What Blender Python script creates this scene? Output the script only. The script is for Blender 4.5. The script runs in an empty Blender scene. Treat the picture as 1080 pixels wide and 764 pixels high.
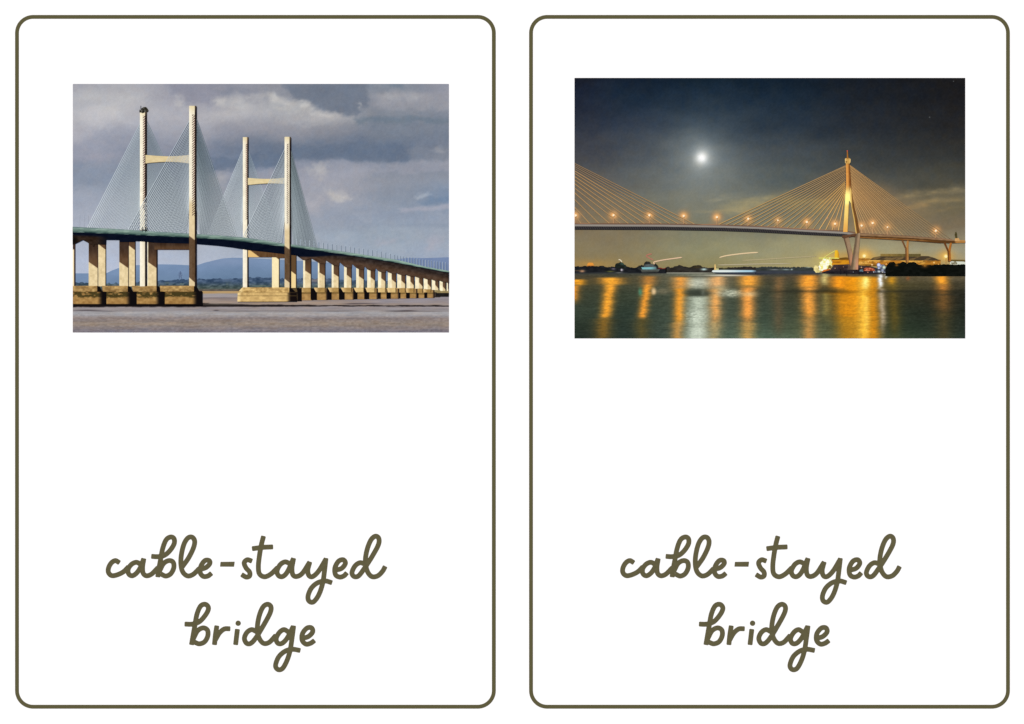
# The photograph shows a printed A4 sheet lying flat in daylight: two framed cards, each with a printed
# picture of a cable-stayed bridge and a hand-lettered title.  The sheet is built at its real size
# (297 x 210 mm) and every printed or cut-out piece lies on it as real geometry with its own ink colour.
import bpy, math, random
import numpy as np

C = bpy.context.scene.collection
SC = bpy.context.scene
S = 0.297 / 1080.0            # metres per picture unit (1080 units = the A4 long side)
LZ = 1.0e-5                   # thickness of one printed layer
PAPER = 0.80                  # reflectance of bare white paper

# ------------------------------------------------------------------ camera, sky, sun, exposure
cam_d = bpy.data.cameras.new('camera')
cam = bpy.data.objects.new('camera', cam_d); C.objects.link(cam)
cam.location = (0, 0, 0.60); cam.rotation_euler = (0, 0, 0)
cam_d.sensor_width = 36.0
cam_d.lens = 36.0 * 0.60 / 0.297
cam_d.clip_start = 0.15; cam_d.clip_end = 200.0
SC.camera = cam

SUN_EL, SUN_ROT = math.radians(58), math.radians(-35)
world = bpy.data.worlds.new('World'); SC.world = world; world.use_nodes = True
wn = world.node_tree.nodes; wl = world.node_tree.links
bgn = wn['Background']; bgn.inputs['Strength'].default_value = 0.08
skyn = wn.new('ShaderNodeTexSky'); skyn.sky_type = 'NISHITA'; skyn.sun_disc = False
skyn.sun_elevation = SUN_EL; skyn.sun_rotation = SUN_ROT
wl.new(skyn.outputs['Color'], bgn.inputs['Color'])
sun_d = bpy.data.lights.new('sun', 'SUN'); sun_d.energy = 3.97; sun_d.angle = math.radians(0.5)
sun_d.color = (1.0, 0.938, 0.845)
sun = bpy.data.objects.new('sun', sun_d); C.objects.link(sun)
sun.rotation_euler = (math.pi / 2 - SUN_EL, 0, math.pi - SUN_ROT)
sun.location = (-1, 1, 2)
SC.view_settings.view_transform = 'Standard'; SC.view_settings.look = 'None'
SC.view_settings.gamma = 1.0; SC.view_settings.use_curve_mapping = False
SC.view_settings.exposure = 0.0
SC.cycles.use_denoising = False      # direct daylight only: keep the print grain

# ------------------------------------------------------------------ noise and colour helpers
def smooth(a, b, v):
    t = np.clip((np.asarray(v, float) - a) / (b - a), 0, 1)
    return t * t * (3 - 2 * t)

def _hash(ix, iy, seed):
    h = (ix.astype(np.int64) * 374761393 + iy.astype(np.int64) * 668265263 + seed * 1442695041) & 0xffffffff
    h = ((h ^ (h >> 13)) * 1274126177) & 0xffffffff
    h = ((h ^ (h >> 16)) * 2246822519) & 0xffffffff
    return ((h ^ (h >> 15)) & 0xffff) / 65535.0

def vnoise(x, y, seed=0):
    ix, iy = np.floor(x), np.floor(y)
    fx, fy = x - ix, y - iy
    fx = fx * fx * fx * (fx * (fx * 6 - 15) + 10); fy = fy * fy * fy * (fy * (fy * 6 - 15) + 10)
    a, b = _hash(ix, iy, seed), _hash(ix + 1, iy, seed)
    c, d = _hash(ix, iy + 1, seed), _hash(ix + 1, iy + 1, seed)
    return (a * (1 - fx) + b * fx) * (1 - fy) + (c * (1 - fx) + d * fx) * fy

def fbm(x, y, sx, sy=None, octv=4, seed=0, gain=0.5):
    """centred noise, roughly -1..1"""
    sy = sx if sy is None else sy
    x = np.asarray(x, float) / sx; y = np.asarray(y, float) / sy
    out = 0; amp = 1.0; tot = 0
    for k in range(octv):
        out = out + amp * (vnoise(x + 17.3 * k, y - 9.1 * k, seed + 31 * k) * 2 - 1); tot += amp
        amp *= gain; x = x * 2.03; y = y * 2.03
    return out / tot * 1.6

def rgb(x, c):
    return np.tile(np.array(c, float), (len(x), 1))

def mix(base, c, a):
    a = np.clip(np.asarray(a, float), 0, 1)[:, None]
    return base * (1 - a) + np.asarray(c, float) * a

def blob(x, y, cx, cy, rx, ry, p=2.0):
    return np.exp(-((((x - cx) / rx) ** 2 + ((y - cy) / ry) ** 2) ** (p / 2)))

def grid_colour(x, y, xs, ys, table):
    t = np.array(table, float)                      # [row][col][3]
    xi = np.clip(np.searchsorted(xs, x) - 1, 0, len(xs) - 2); yi = np.clip(np.searchsorted(ys, y) - 1, 0, len(ys) - 2)
    xs = np.array(xs, float); ys = np.array(ys, float)
    fx = np.clip((x - xs[xi]) / (xs[xi + 1] - xs[xi]), 0, 1); fy = np.clip((y - ys[yi]) / (ys[yi + 1] - ys[yi]), 0, 1)
    fx = (0.5 * fx + 0.5 * fx * fx * (3 - 2 * fx))[:, None]; fy = (0.5 * fy + 0.5 * fy * fy * (3 - 2 * fy))[:, None]
    return (t[yi, xi] * (1 - fx) + t[yi, xi + 1] * fx) * (1 - fy) + (t[yi + 1, xi] * (1 - fx) + t[yi + 1, xi + 1] * fx) * fy

def interp(v, pts):
    return np.interp(v, [p[0] for p in pts], [p[1] for p in pts])

def flat(c, amp=5, s=3, seed=1):
    def f(x, y):
        return rgb(x, c) + (fbm(x, y, s, s, 3, seed) * amp)[:, None]
    return f

def lin(c):
    c = np.clip(np.asarray(c, float) / 255.0, 0, 1)
    return np.where(c <= 0.04045, c / 12.92, ((c + 0.055) / 1.055) ** 2.4)

# ------------------------------------------------------------------ materials
def ink_material(name, grain=0.02, scale=9000.0, rough=0.85):
    m = bpy.data.materials.new(name); m.use_nodes = True
    n, l = m.node_tree.nodes, m.node_tree.links
    b = n['Principled BSDF']; b.inputs['Roughness'].default_value = rough; b.inputs['Specular IOR Level'].default_value = 0.0
    at = n.new('ShaderNodeAttribute'); at.attribute_name = 'ink'
    tc = n.new('ShaderNodeTexCoord'); nz = n.new('ShaderNodeTexNoise')
    nz.inputs['Scale'].default_value = scale; nz.inputs['Detail'].default_value = 1.0
    mr = n.new('ShaderNodeMapRange'); mr.inputs['From Min'].default_value = 0.25; mr.inputs['From Max'].default_value = 0.75
    mr.inputs['To Min'].default_value = 1 - grain; mr.inputs['To Max'].default_value = 1 + grain
    vm = n.new('ShaderNodeVectorMath'); vm.operation = 'SCALE'
    geo = n.new('ShaderNodeNewGeometry')
    l.new(geo.outputs['Position'], nz.inputs['Vector'])
    l.new(nz.outputs['Fac'], mr.inputs['Value'])
    l.new(at.outputs['Color'], vm.inputs[0]); l.new(mr.outputs['Result'], vm.inputs['Scale'])
    l.new(vm.outputs['Vector'], b.inputs['Base Color'])
    n.remove(tc)
    return m

def paper_material(name, col, grain):
    m = bpy.data.materials.new(name); m.use_nodes = True
    n, l = m.node_tree.nodes, m.node_tree.links
    b = n['Principled BSDF']; b.inputs['Roughness'].default_value = 0.9; b.inputs['Specular IOR Level'].default_value = 0.0
    nz = n.new('ShaderNodeTexNoise'); nz.inputs['Scale'].default_value = 1800.0; nz.inputs['Detail'].default_value = 3.0
    rp = n.new('ShaderNodeValToRGB')
    rp.color_ramp.elements[0].color = tuple(c * (1 - grain) for c in col) + (1,)
    rp.color_ramp.elements[1].color = tuple(col) + (1,)
    geo = n.new('ShaderNodeNewGeometry')
    l.new(geo.outputs['Position'], nz.inputs['Vector']); l.new(nz.outputs['Fac'], rp.inputs['Fac'])
    l.new(rp.outputs['Color'], b.inputs['Base Color'])
    return m

M_PHOTO = ink_material('photo_ink', 0.035)
M_OLIVE = ink_material('olive_ink', 0.03, 4000)
M_PAPER = paper_material('white_paper', (0.83, 0.83, 0.828), 0.012)
M_CARD = paper_material('white_card', (0.835, 0.835, 0.832), 0.010)

def ground_material():
    m = bpy.data.materials.new('concrete_ground'); m.use_nodes = True
    n, l = m.node_tree.nodes, m.node_tree.links
    b = n['Principled BSDF']; b.inputs['Roughness'].default_value = 0.9
    nz = n.new('ShaderNodeTexNoise'); nz.inputs['Scale'].default_value = 14.0; nz.inputs['Detail'].default_value = 8.0
    rp = n.new('ShaderNodeValToRGB')
    rp.color_ramp.elements[0].position = 0.3; rp.color_ramp.elements[0].color = (0.22, 0.21, 0.20, 1)
    rp.color_ramp.elements[1].position = 0.7; rp.color_ramp.elements[1].color = (0.36, 0.35, 0.33, 1)
    geo = n.new('ShaderNodeNewGeometry'); l.new(geo.outputs['Position'], nz.inputs['Vector'])
    l.new(nz.outputs['Fac'], rp.inputs['Fac']); l.new(rp.outputs['Color'], b.inputs['Base Color'])
    return m

# ------------------------------------------------------------------ mesh helpers (picture units, y down)
class Shape:
    def __init__(s): s.v = np.zeros((0, 2)); s.f = []; s.c = np.zeros((0, 3)); s.dz = np.zeros(0)
    def add(s, v, f, c, dz=0.0):
        k = len(s.v); v = np.asarray(v, float)
        s.v = np.vstack([s.v, v]); s.c = np.vstack([s.c, c]); s.dz = np.concatenate([s.dz, np.full(len(v), dz)])
        s.f += [tuple(int(i) + k for i in q) for q in f]
        return s

def seg_dist(X, Y, pts, closed=False):
    d = np.full(X.shape, 1e9)
    P = list(pts) + ([pts[0]] if closed else [])
    for (x0, y0), (x1, y1) in zip(P[:-1], P[1:]):
        dx, dy = x1 - x0, y1 - y0; L = dx * dx + dy * dy
        t = np.clip(((X - x0) * dx + (Y - y0) * dy) / L, 0, 1) if L > 0 else 0
        d = np.minimum(d, (X - x0 - t * dx) ** 2 + (Y - y0 - t * dy) ** 2)
    return np.sqrt(d)

def poly_sdf(X, Y, pts):
    d = seg_dist(X, Y, pts, True); inside = np.zeros(X.shape, bool)
    n = len(pts)
    for i in range(n):
        x0, y0 = pts[i]; x1, y1 = pts[(i + 1) % n]
        if y0 == y1: continue
        cond = ((y0 > Y) != (y1 > Y)) & (X < (x1 - x0) * (Y - y0) / (y1 - y0) + x0)
        inside ^= cond
    return np.where(inside, -d, d)

CASES = {1: ['A03'], 2: ['B10'], 3: ['AB13'], 4: ['C21'], 5: ['A03', 'C21'], 6: ['BC20'], 7: ['ABC23'], 8: ['D32'],
         9: ['A02D'], 10: ['B10', 'D32'], 11: ['AB12D'], 12: ['CD31'], 13: ['A01CD'], 14: ['BCD30'], 15: ['ABCD']}

def fill(sdf, box, res, colour, shape=None, dz=0.0):
    """flat region where sdf < 0, meshed on a fine grid so that it can carry the printed colours"""
    x0, y0, x1, y1 = box
    nx = max(2, int(math.ceil((x1 - x0) / res)) + 1); ny = max(2, int(math.ceil((y1 - y0) / res)) + 1)
    gx = np.linspace(x0, x1, nx); gy = np.linspace(y0, y1, ny)
    X, Y = np.meshgrid(gx, gy)
    F = sdf(X, Y); F = np.where(np.abs(F) < 1e-6, -1e-6, F); I = F < 0
    nC = nx * ny; nH = (nx - 1) * ny
    tH = np.clip(F[:, :-1] / (F[:, :-1] - F[:, 1:] + 1e-12), 0, 1); tV = np.clip(F[:-1] / (F[:-1] - F[1:] + 1e-12), 0, 1)
    PH = np.stack([X[:, :-1] + tH * (X[:, 1:] - X[:, :-1]), Y[:, :-1]], -1).reshape(-1, 2)
    PV = np.stack([X[:-1], Y[:-1] + tV * (Y[1:] - Y[:-1])], -1).reshape(-1, 2)
    ALL = np.vstack([np.stack([X, Y], -1).reshape(-1, 2), PH, PV])
    code = I[:-1, :-1] * 1 + I[:-1, 1:] * 2 + I[1:, 1:] * 4 + I[1:, :-1] * 8
    faces = []
    for k, polys in CASES.items():
        jj, ii = np.nonzero(code == k)
        if not len(jj): continue
        idx = {'A': jj * nx + ii, 'B': jj * nx + ii + 1, 'C': (jj + 1) * nx + ii + 1, 'D': (jj + 1) * nx + ii,
               '0': nC + jj * (nx - 1) + ii, '2': nC + (jj + 1) * (nx - 1) + ii,
               '1': nC + nH + jj * nx + ii + 1, '3': nC + nH + jj * nx + ii}
        for p in polys:
            faces += np.stack([idx[q] for q in p], 1).tolist()
    used = np.unique(np.concatenate([np.array(q) for q in faces])) if faces else np.zeros(0, int)
    remap = -np.ones(len(ALL), int); remap[used] = np.arange(len(used))
    V = ALL[used]
    faces = [[remap[i] for i in q] for q in faces]
    shape = shape or Shape()
    return shape.add(V, faces, colour(V[:, 0], V[:, 1]), dz)

def bbox(pts, pad=0.6):
    a = np.array(pts, float)
    return (a[:, 0].min() - pad, a[:, 1].min() - pad, a[:, 0].max() + pad, a[:, 1].max() + pad)

def area(pts, colour, res=0.5, shape=None, dz=0.0):
    if not callable(colour): colour = flat(colour)
    return fill(lambda X, Y: poly_sdf(X, Y, pts), bbox(pts), res, colour, shape, dz)

def rect(x0, y0, x1, y1): return [(x0, y0), (x1, y0), (x1, y1), (x0, y1)]

def strip(pts, w, colour, shape=None, dz=0.0):
    """thin printed line as quads along a polyline; w and colour may vary along it"""
    p = np.array(pts, float); n = len(p)
    t = np.gradient(p, axis=0); t /= np.linalg.norm(t, axis=1)[:, None] + 1e-9
    nrm = np.stack([-t[:, 1], t[:, 0]], 1); w = np.broadcast_to(np.asarray(w, float), (n,))
    V = np.vstack([p + nrm * w[:, None] / 2, p - nrm * w[:, None] / 2])
    c = colour(p[:, 0], p[:, 1]) if callable(colour) else rgb(p, colour)
    f = [(n + i, n + i + 1, i + 1, i) for i in range(n - 1)]
    return (shape or Shape()).add(V, f, np.vstack([c, c]), dz)

def disc(cx, cy, r, inner, outer, shape=None, dz=0.0, n=20, sy=1.0):
    a = np.linspace(0, 2 * math.pi, n, endpoint=False)
    ring = np.stack([cx + r * np.cos(a), cy + r * sy * np.sin(a)], 1)
    V = np.vstack([[(cx, cy)], ring]); c = np.vstack([[inner], rgb(ring, outer)])
    f = [(0, 1 + i, 1 + (i + 1) % n) for i in range(n)]
    return (shape or Shape()).add(V, f, c, dz)

def WX(x): return (x - 540.0) * S
def WY(y): return (382.0 - y) * S

BASE = {}
def obj(name, sh, layer, mat=None, parent=None, albedo=None):
    """link one mesh object, its origin at the foot of the shape"""
    v = sh.v
    cx, by, z = WX((v[:, 0].min() + v[:, 0].max()) / 2), WY(v[:, 1].max()), layer * LZ
    co = np.stack([WX(v[:, 0]) - cx, WY(v[:, 1]) - by, sh.dz * LZ], 1)
    P = co[:, :2]; faces = []
    for q in sh.f:                                      # every face looks up
        a = 0.0
        for i in range(len(q)):
            xa, ya = P[q[i]]; xb, yb = P[q[(i + 1) % len(q)]]; a += xa * yb - xb * ya
        faces.append(q if a > 0 else q[::-1])
    me = bpy.data.meshes.new(name); me.from_pydata(co.tolist(), [], faces)
    at = me.attributes.new('ink', 'FLOAT_COLOR', 'POINT')
    col = np.ones((len(v), 4), np.float32); col[:, :3] = lin(sh.c) * PAPER
    at.data.foreach_set('color', col.ravel())
    me.materials.append(mat or M_PHOTO); me.update()
    o = bpy.data.objects.new(name, me); C.objects.link(o)
    BASE[o.name] = (cx, by, z)
    place(o, (cx, by, z), parent)
    return o

def place(o, loc, parent):
    if parent:
        o.parent = parent; b = BASE[parent.name]
        o.location = tuple(loc[i] - b[i] for i in range(3))
    else: o.location = loc

def thing(name, x, y, layer, label, cat, group=None):
    o = bpy.data.objects.new(name, None); C.objects.link(o); o.empty_display_size = 0.002
    loc = (WX(x), WY(y), layer * LZ); o.location = loc; BASE[o.name] = loc
    return tag(o, label, cat, group)

def tag(o, label, cat, group=None, kind=None):
    o['label'] = label
    if cat: o['category'] = cat
    if group: o['group'] = group
    if kind: o['kind'] = kind
    return o

def struct(o, label=None):
    o['kind'] = 'structure'
    if label: o['label'] = label
    return o

def catmull(pts, n=10):
    p = [np.array(q, float) for q in pts]; p = [2 * p[0] - p[1]] + p + [2 * p[-1] - p[-2]]
    out = []
    for i in range(1, len(p) - 2):
        for k in range(n):
            t = k / n
            out.append(0.5 * (2 * p[i] + (p[i + 1] - p[i - 1]) * t + (2 * p[i - 1] - 5 * p[i] + 4 * p[i + 1] - p[i + 2]) * t * t
                              + (3 * p[i] - p[i - 1] - 3 * p[i + 1] + p[i + 2]) * t ** 3))
    out.append(p[-2]); return [tuple(q) for q in out]

# ------------------------------------------------------------------ ground and the sheet of paper
def slab(name, x0, y0, x1, y1, z0, z1, mat):
    co = [(x0, y0, z0), (x1, y0, z0), (x1, y1, z0), (x0, y1, z0), (x0, y0, z1), (x1, y0, z1), (x1, y1, z1), (x0, y1, z1)]
    f = [(3, 2, 1, 0), (4, 5, 6, 7), (0, 1, 5, 4), (1, 2, 6, 5), (2, 3, 7, 6), (3, 0, 4, 7)]
    cx, cy = (x0 + x1) / 2, (y0 + y1) / 2
    me = bpy.data.meshes.new(name); me.from_pydata([(a - cx, b - cy, c - z0) for a, b, c in co], [], f); me.materials.append(mat)
    o = bpy.data.objects.new(name, me); C.objects.link(o); o.location = (cx, cy, z0); BASE[o.name] = (cx, cy, z0)
    return o

me = bpy.data.meshes.new('ground'); me.from_pydata([(-40, -40, 0), (40, -40, 0), (40, 40, 0), (-40, 40, 0)], [], [(0, 1, 2, 3)])
me.materials.append(ground_material()); gr = bpy.data.objects.new('ground', me); C.objects.link(gr); gr.location = (0, 0, -0.0004); struct(gr)
sheet = slab('paper_sheet', WX(-6), WY(770), WX(1086), WY(-6), -0.0003, 0.0, M_PAPER)
tag(sheet, 'large white paper sheet lying under both framed bridge cards', 'paper sheet')

# ------------------------------------------------------------------ the two cards: border and lettering
OLIVE = (94, 90, 62)
def rr_sdf(x0, y0, x1, y1, r):
    cx, cy, hx, hy = (x0 + x1) / 2, (y0 + y1) / 2, (x1 - x0) / 2, (y1 - y0) / 2
    def f(X, Y):
        qx, qy = np.abs(X - cx) - hx + r, np.abs(Y - cy) - hy + r
        return np.hypot(np.maximum(qx, 0), np.maximum(qy, 0)) + np.minimum(np.maximum(qx, qy), 0) - r
    return f

def rr_pts(x0, y0, x1, y1, r, n=14):
    out = []
    for cx, cy, a0 in ((x1 - r, y0 + r, -90), (x1 - r, y1 - r, 0), (x0 + r, y1 - r, 90), (x0 + r, y0 + r, 180)):
        for k in range(n + 1):
            a = math.radians(a0 + 90 * k / n); out.append((cx + r * math.cos(a), cy + r * math.sin(a)))
    return out

def zz(pts, x0, y0, s): return [(x0 + a / s, y0 + b / s) for a, b in pts]
Z2 = lambda p: zz(p, 100, 555, 6.75)
Z3 = lambda p: zz(p, 250, 555, 6.353)
Z4 = lambda p: zz(p, 180, 630, 6.545)
WORD_A = [
    Z2([(170, 258), (146, 246), (118, 262), (98, 298), (98, 332), (122, 353), (160, 347), (203, 326), (236, 294)]),
    Z2([(326, 272), (296, 258), (262, 272), (238, 306), (241, 340), (266, 354), (298, 334), (326, 292), (346, 238)]),
    Z2([(348, 238), (340, 290), (344, 335), (368, 354), (404, 342), (446, 300)]),
    Z2([(410, 216), (446, 218), (492, 210), (532, 178), (564, 128), (564, 90), (540, 78), (508, 98), (484, 158), (468, 240), (455, 310), (449, 356)]),
    Z2([(462, 318), (490, 266), (528, 246), (558, 258), (562, 298), (540, 340), (506, 356), (476, 344)]),
    Z2([(626, 286), (668, 226), (702, 156), (711, 108), (694, 80), (664, 84), (636, 126), (617, 200), (613, 270), (626, 326), (660, 355), (700, 344), (740, 306)]),
    Z2([(748, 308), (790, 296), (818, 268), (814, 246), (784, 246), (756, 284), (750, 330), (772, 358), (804, 356), (826, 340)]),
    Z3([(94, 233), (68, 226), (48, 246), (60, 280), (84, 308), (84, 334), (62, 342), (36, 328)]),
    Z3([(176, 74), (162, 130), (150, 200), (143, 270), (150, 320), (184, 340), (226, 322), (268, 282)]),
    Z3([(108, 151), (170, 143), (234, 140)]),
    Z3([(350, 250), (322, 240), (290, 258), (268, 300), (278, 332), (306, 338), (338, 306), (376, 222)]),
    Z3([(378, 222), (368, 280), (374, 326), (400, 338), (438, 316), (484, 246)]),
    Z3([(486, 246), (474, 296), (482, 332), (508, 338), (548, 300), (594, 224)]),
    Z3([(595, 222), (586, 300), (574, 382), (548, 460), (512, 508), (482, 502), (476, 468), (498, 416), (540, 380), (590, 368), (630, 378)]),
    Z3([(654, 296), (700, 284), (726, 250), (712, 226), (680, 236), (656, 280), (660, 326), (688, 342), (716, 334), (732, 318)]),
    Z3([(850, 252), (822, 246), (790, 268), (770, 312), (784, 338), (814, 334), (850, 288), (900, 212), (946, 128), (950, 84), (928, 68), (898, 92), (872, 156), (860, 232), (872, 300), (902, 338), (942, 334), (974, 304), (990, 276)]),
]
DASH_A = Z2([(898, 272), (978, 272)])
WORD_B = [
    Z4([(104, 186), (150, 186), (200, 168), (244, 118), (261, 76), (242, 50), (208, 60), (182, 116), (167, 196), (153, 276), (145, 322)]),
    Z4([(158, 284), (186, 232), (224, 212), (254, 228), (256, 268), (234, 308), (198, 322), (168, 312)]),
    Z4([(318, 204), (309, 262), (303, 322)]),
    Z4([(308, 296), (336, 248), (370, 220), (404, 218)]),
    Z4([(460, 228), (449, 322)]),
    Z4([(588, 236), (558, 224), (526, 244), (509, 284), (524, 318), (554, 318), (590, 278), (640, 196), (686, 110), (692, 66), (668, 49), (636, 70), (610, 134), (598, 216), (610, 280), (640, 318), (680, 312), (722, 268)]),
    Z4([(812, 240), (782, 224), (750, 244), (728, 286), (740, 318), (770, 318), (806, 280), (844, 206)]),
    Z4([(848, 204), (838, 280), (826, 360), (806, 430), (774, 490), (742, 500), (724, 472), (746, 412), (792, 372), (842, 360), (888, 367)]),
    Z4([(908, 284), (950, 272), (980, 240), (972, 212), (940, 214), (910, 252), (908, 298), (934, 324), (966, 318), (988, 303)]),
]
DOT_B = Z4([(466, 180)])[0]

def lettering(strokes, rad, extra=None):
    dense = [catmull(s, 6) for s in strokes]
    allp = [p for s in dense for p in s]; bx = bbox(allp, rad + 1.5)
    def sdf(X, Y):
        d = np.full(X.shape, 1e9)
        for s in dense:
            b = bbox(s, rad + 2); m = (X >= b[0]) & (X <= b[2]) & (Y >= b[1]) & (Y <= b[3])
            a = np.array(s); arc = np.concatenate([[0], np.cumsum(np.hypot(*np.diff(a, axis=0).T))])
            core = [s[k] for k in range(len(s)) if rad * .75 <= arc[k] <= arc[-1] - rad * .75]
            q = seg_dist(X[m], Y[m], core) - rad
            for seq in (s, s[::-1]):                       # square pen ends
                e, p = seq[0], next(seq[k] for k in range(len(seq)) if math.dist(seq[k], seq[0]) > rad * .75)
                L = math.dist(e, p); ux, uy = (e[0] - p[0]) / L, (e[1] - p[1]) / L
                U = (X[m] - p[0]) * ux + (Y[m] - p[1]) * uy; V = np.abs((Y[m] - p[1]) * ux - (X[m] - p[0]) * uy)
                gx, gy = np.maximum(U - (L + .3), -U) , V - (rad - 1.0)
                q = np.minimum(q, np.hypot(np.maximum(gx, 0), np.maximum(gy, 0)) + np.minimum(np.maximum(gx, gy), 0) - 1.0)
            d[m] = np.minimum(d[m], q)
        return np.minimum(d, extra(X, Y)) if extra else d
    return fill(sdf, bx, 0.4, flat((97, 92, 66), 3, 2))

RAD = 2.62
dx0 = (DASH_A[0][0] + DASH_A[1][0]) / 2
dash = lambda X, Y: poly_sdf(X, Y, [(232.9, 593.1), (247.2, 592.9), (246.6, 597.6), (232.4, 597.5)]) - 0.35
dot = lambda X, Y: np.hypot(X - DOT_B[0], Y - DOT_B[1]) - 2.85

def card(x0, y0, x1, y1, label):
    sh = Shape(); P = rr_pts(x0, y0, x1, y1, 19)
    sh.add(P, [tuple(range(len(P)))], rgb(P, (255, 255, 255)))
    o = obj('flash_card', sh, 2, M_CARD); tag(o, label, 'card', 'framed bridge cards')
    A, B = rr_pts(x0, y0, x1, y1, 19), rr_pts(x0 + 4.1, y0 + 4.1, x1 - 4.1, y1 - 4.1, 14.9)
    n = len(A); sh = Shape()
    sh.add(A + B, [(i, (i + 1) % n, n + (i + 1) % n, n + i) for i in range(n)], rgb(A + B, OLIVE))
    obj('border', sh, 4, M_OLIVE, o)
    return o

left_card = card(15.9, 16.0, 522.9, 747.6, 'framed card with the daytime bridge picture under grey clouds')
right_card = card(558.0, 16.0, 1065.1, 747.6, 'framed card with the night bridge picture and bright moon')
wa = obj('handwritten_word', lettering(WORD_A, RAD, dash), 4, M_OLIVE, left_card)
wb = obj('handwritten_word', lettering(WORD_B, RAD, dot), 4, M_OLIVE, left_card)
wa['label'] = 'olive hand lettering reading cable-stayed'; wb['label'] = 'olive hand lettering reading bridge'
for w in (wa, wb):
    c = w.copy(); C.objects.link(c); c.parent = right_card
    wl0 = BASE[w.name]; b = BASE[right_card.name]
    c.location = (wl0[0] + 542.5 * S - b[0], wl0[1] - b[1], wl0[2] - b[2])

# ================================================================== LEFT PICTURE: daylight bridge
LX0, LY0, LX1, LY1 = 76.8, 88.7, 473.5, 350.8

def day_sky(x, y):
    xs = [76, 130, 185, 240, 295, 350, 410, 474]
    ys = [88, 105, 122, 140, 158, 173, 190, 208, 228, 250, 290]
    t = [
        [(160,162,172),(172,173,178),(152,154,166),(140,143,156),(138,142,153),(124,132,146),(130,140,152),(140,144,158)],
        [(176,178,184),(182,183,186),(156,158,170),(150,153,165),(142,146,156),(116,126,141),(142,146,157),(150,152,163)],
        [(180,181,186),(180,181,187),(172,173,181),(178,178,182),(160,163,170),(152,154,160),(128,136,148),(126,134,148)],
        [(172,173,182),(156,161,175),(160,163,174),(148,151,163),(150,151,160),(138,142,153),(118,129,145),(122,132,148)],
        [(152,157,173),(140,147,164),(138,145,162),(118,130,150),(106,121,143),(94,113,140),(98,116,142),(122,131,148)],
        [(142,149,165),(136,145,162),(130,140,158),(112,127,150),(104,121,145),(128,138,156),(128,138,154),(134,142,157)],
        [(136,148,166),(138,149,166),(142,150,164),(134,143,160),(150,154,168),(158,161,172),(140,147,160),(136,145,160)],
        [(154,163,180),(154,163,178),(150,158,170),(154,160,172),(158,163,175),(160,163,174),(136,147,163),(126,144,168)],
        [(164,172,188),(162,171,186),(160,168,178),(160,166,176),(154,162,176),(148,158,174),(142,155,174),(144,157,176)],
        [(170,180,198),(170,180,198),(168,178,194),(168,178,192),(160,171,186),(154,167,182),(152,166,181),(154,166,182)],
        [(178,190,212),(178,190,212),(178,190,210),(174,186,206),(166,178,196),(158,172,190),(154,170,190),(154,168,190)]]
    wx = x + 9 * fbm(x, y, 34, 20, 4, 3); wy = y + 4.5 * fbm(x, y, 34, 18, 4, 8)
    c = grid_colour(wx, wy, xs, ys, t)
    # cloud shapes with broken edges
    def cl(pts, col, a, soft, warp=3.0, sd=0):
        X = x + warp * fbm(x, y, 12, 9, 4, 40 + sd) + .45 * warp * fbm(x, y, 3.6, 3.2, 3, 140 + sd)
        Y = y + warp * fbm(x, y, 13, 8, 4, 60 + sd) + .45 * warp * fbm(x, y, 3.8, 3, 3, 160 + sd)
        d = poly_sdf(X, Y, pts)
        return mix(c, col, a * (1 - smooth(-soft, soft, d)))
    c = cl([(296,86),(383,86),(389,100),(386,112),(374,122),(350,121),(334,115),(318,106)], (110,121,138), .85, 3.5, 3.5, 1)
    c = cl([(176,86),(222,86),(228,98),(224,106),(226,112),(216,110),(206,114),(198,110),(184,102)], (139,142,158), .75, 5, 4, 2)
    c = cl([(226,96),(252,92),(276,94),(273,101),(252,101),(236,100)], (132,138,153), .7, 3.5, 3, 3)
    c = cl([(226,103),(252,101),(276,96),(290,100),(306,109),(322,110),(336,117),(362,122),(372,127),(352,134),(322,134),(300,132),(286,122),(262,120),(238,120)], (176,176,178), .55, 4.5, 4, 4)
    c = cl([(286,99),(306,108),(321,109),(334,117),(318,120),(300,117),(286,111)], (188,188,184), .45, 4, 4, 5)
    c = cl([(346,119),(364,122),(352,127),(330,126)], (184,181,180), .5, 4, 2, 6)
    c = cl([(392,98),(412,94),(440,97),(462,100),(476,104),(476,116),(450,117),(424,117),(396,112)], (154,156,164), .6, 6, 4, 7)
    c = cl([(374,124),(410,122),(450,123),(476,128),(476,133),(440,129),(400,131),(376,130)], (104,122,139), .6, 3, 2.5, 8)
    c = cl([(406,86),(424,86),(424,94),(410,93)], (110,127,145), .6, 3, 3, 9)
    c = cl([(300,160),(340,152),(380,150),(436,154),(430,170),(408,171),(372,169),(345,167),(312,170),(280,176),(250,180),(222,180),(222,168),(260,164)], (97,114,138), .62, 2.4, 2.4, 10)
    c = mix(c, (106,119,138), .42 * smooth(128, 160, y) * (1 - smooth(168, 171, y + 1.5 * fbm(x, y, 9, 9, 3, 77))) * smooth(230, 300, x) * (1 - .5 * smooth(430, 460, x)))
    c = cl([(430,158),(452,153),(476,156),(476,169),(440,170)], (124,133,148), .65, 4, 3, 11)
    c = cl([(224,182),(248,180),(300,176),(312,171),(346,168),(374,171),(410,173),(440,171),(476,171),(476,182),(400,184),(350,190),(300,190),(250,190),(224,190)], (156,159,172), .55, 3, 2.5, 12)
    c = cl([(326,176),(346,174),(342,184),(332,186)], (182,181,180), .6, 5, 4, 13)
    c = cl([(346,198),(356,200),(372,206),(366,213),(350,212)], (190,188,184), .75, 5, 4, 14)
    c = cl([(314,214),(338,212),(336,226),(318,226)], (172,172,180), .6, 6, 4, 15)
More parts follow.
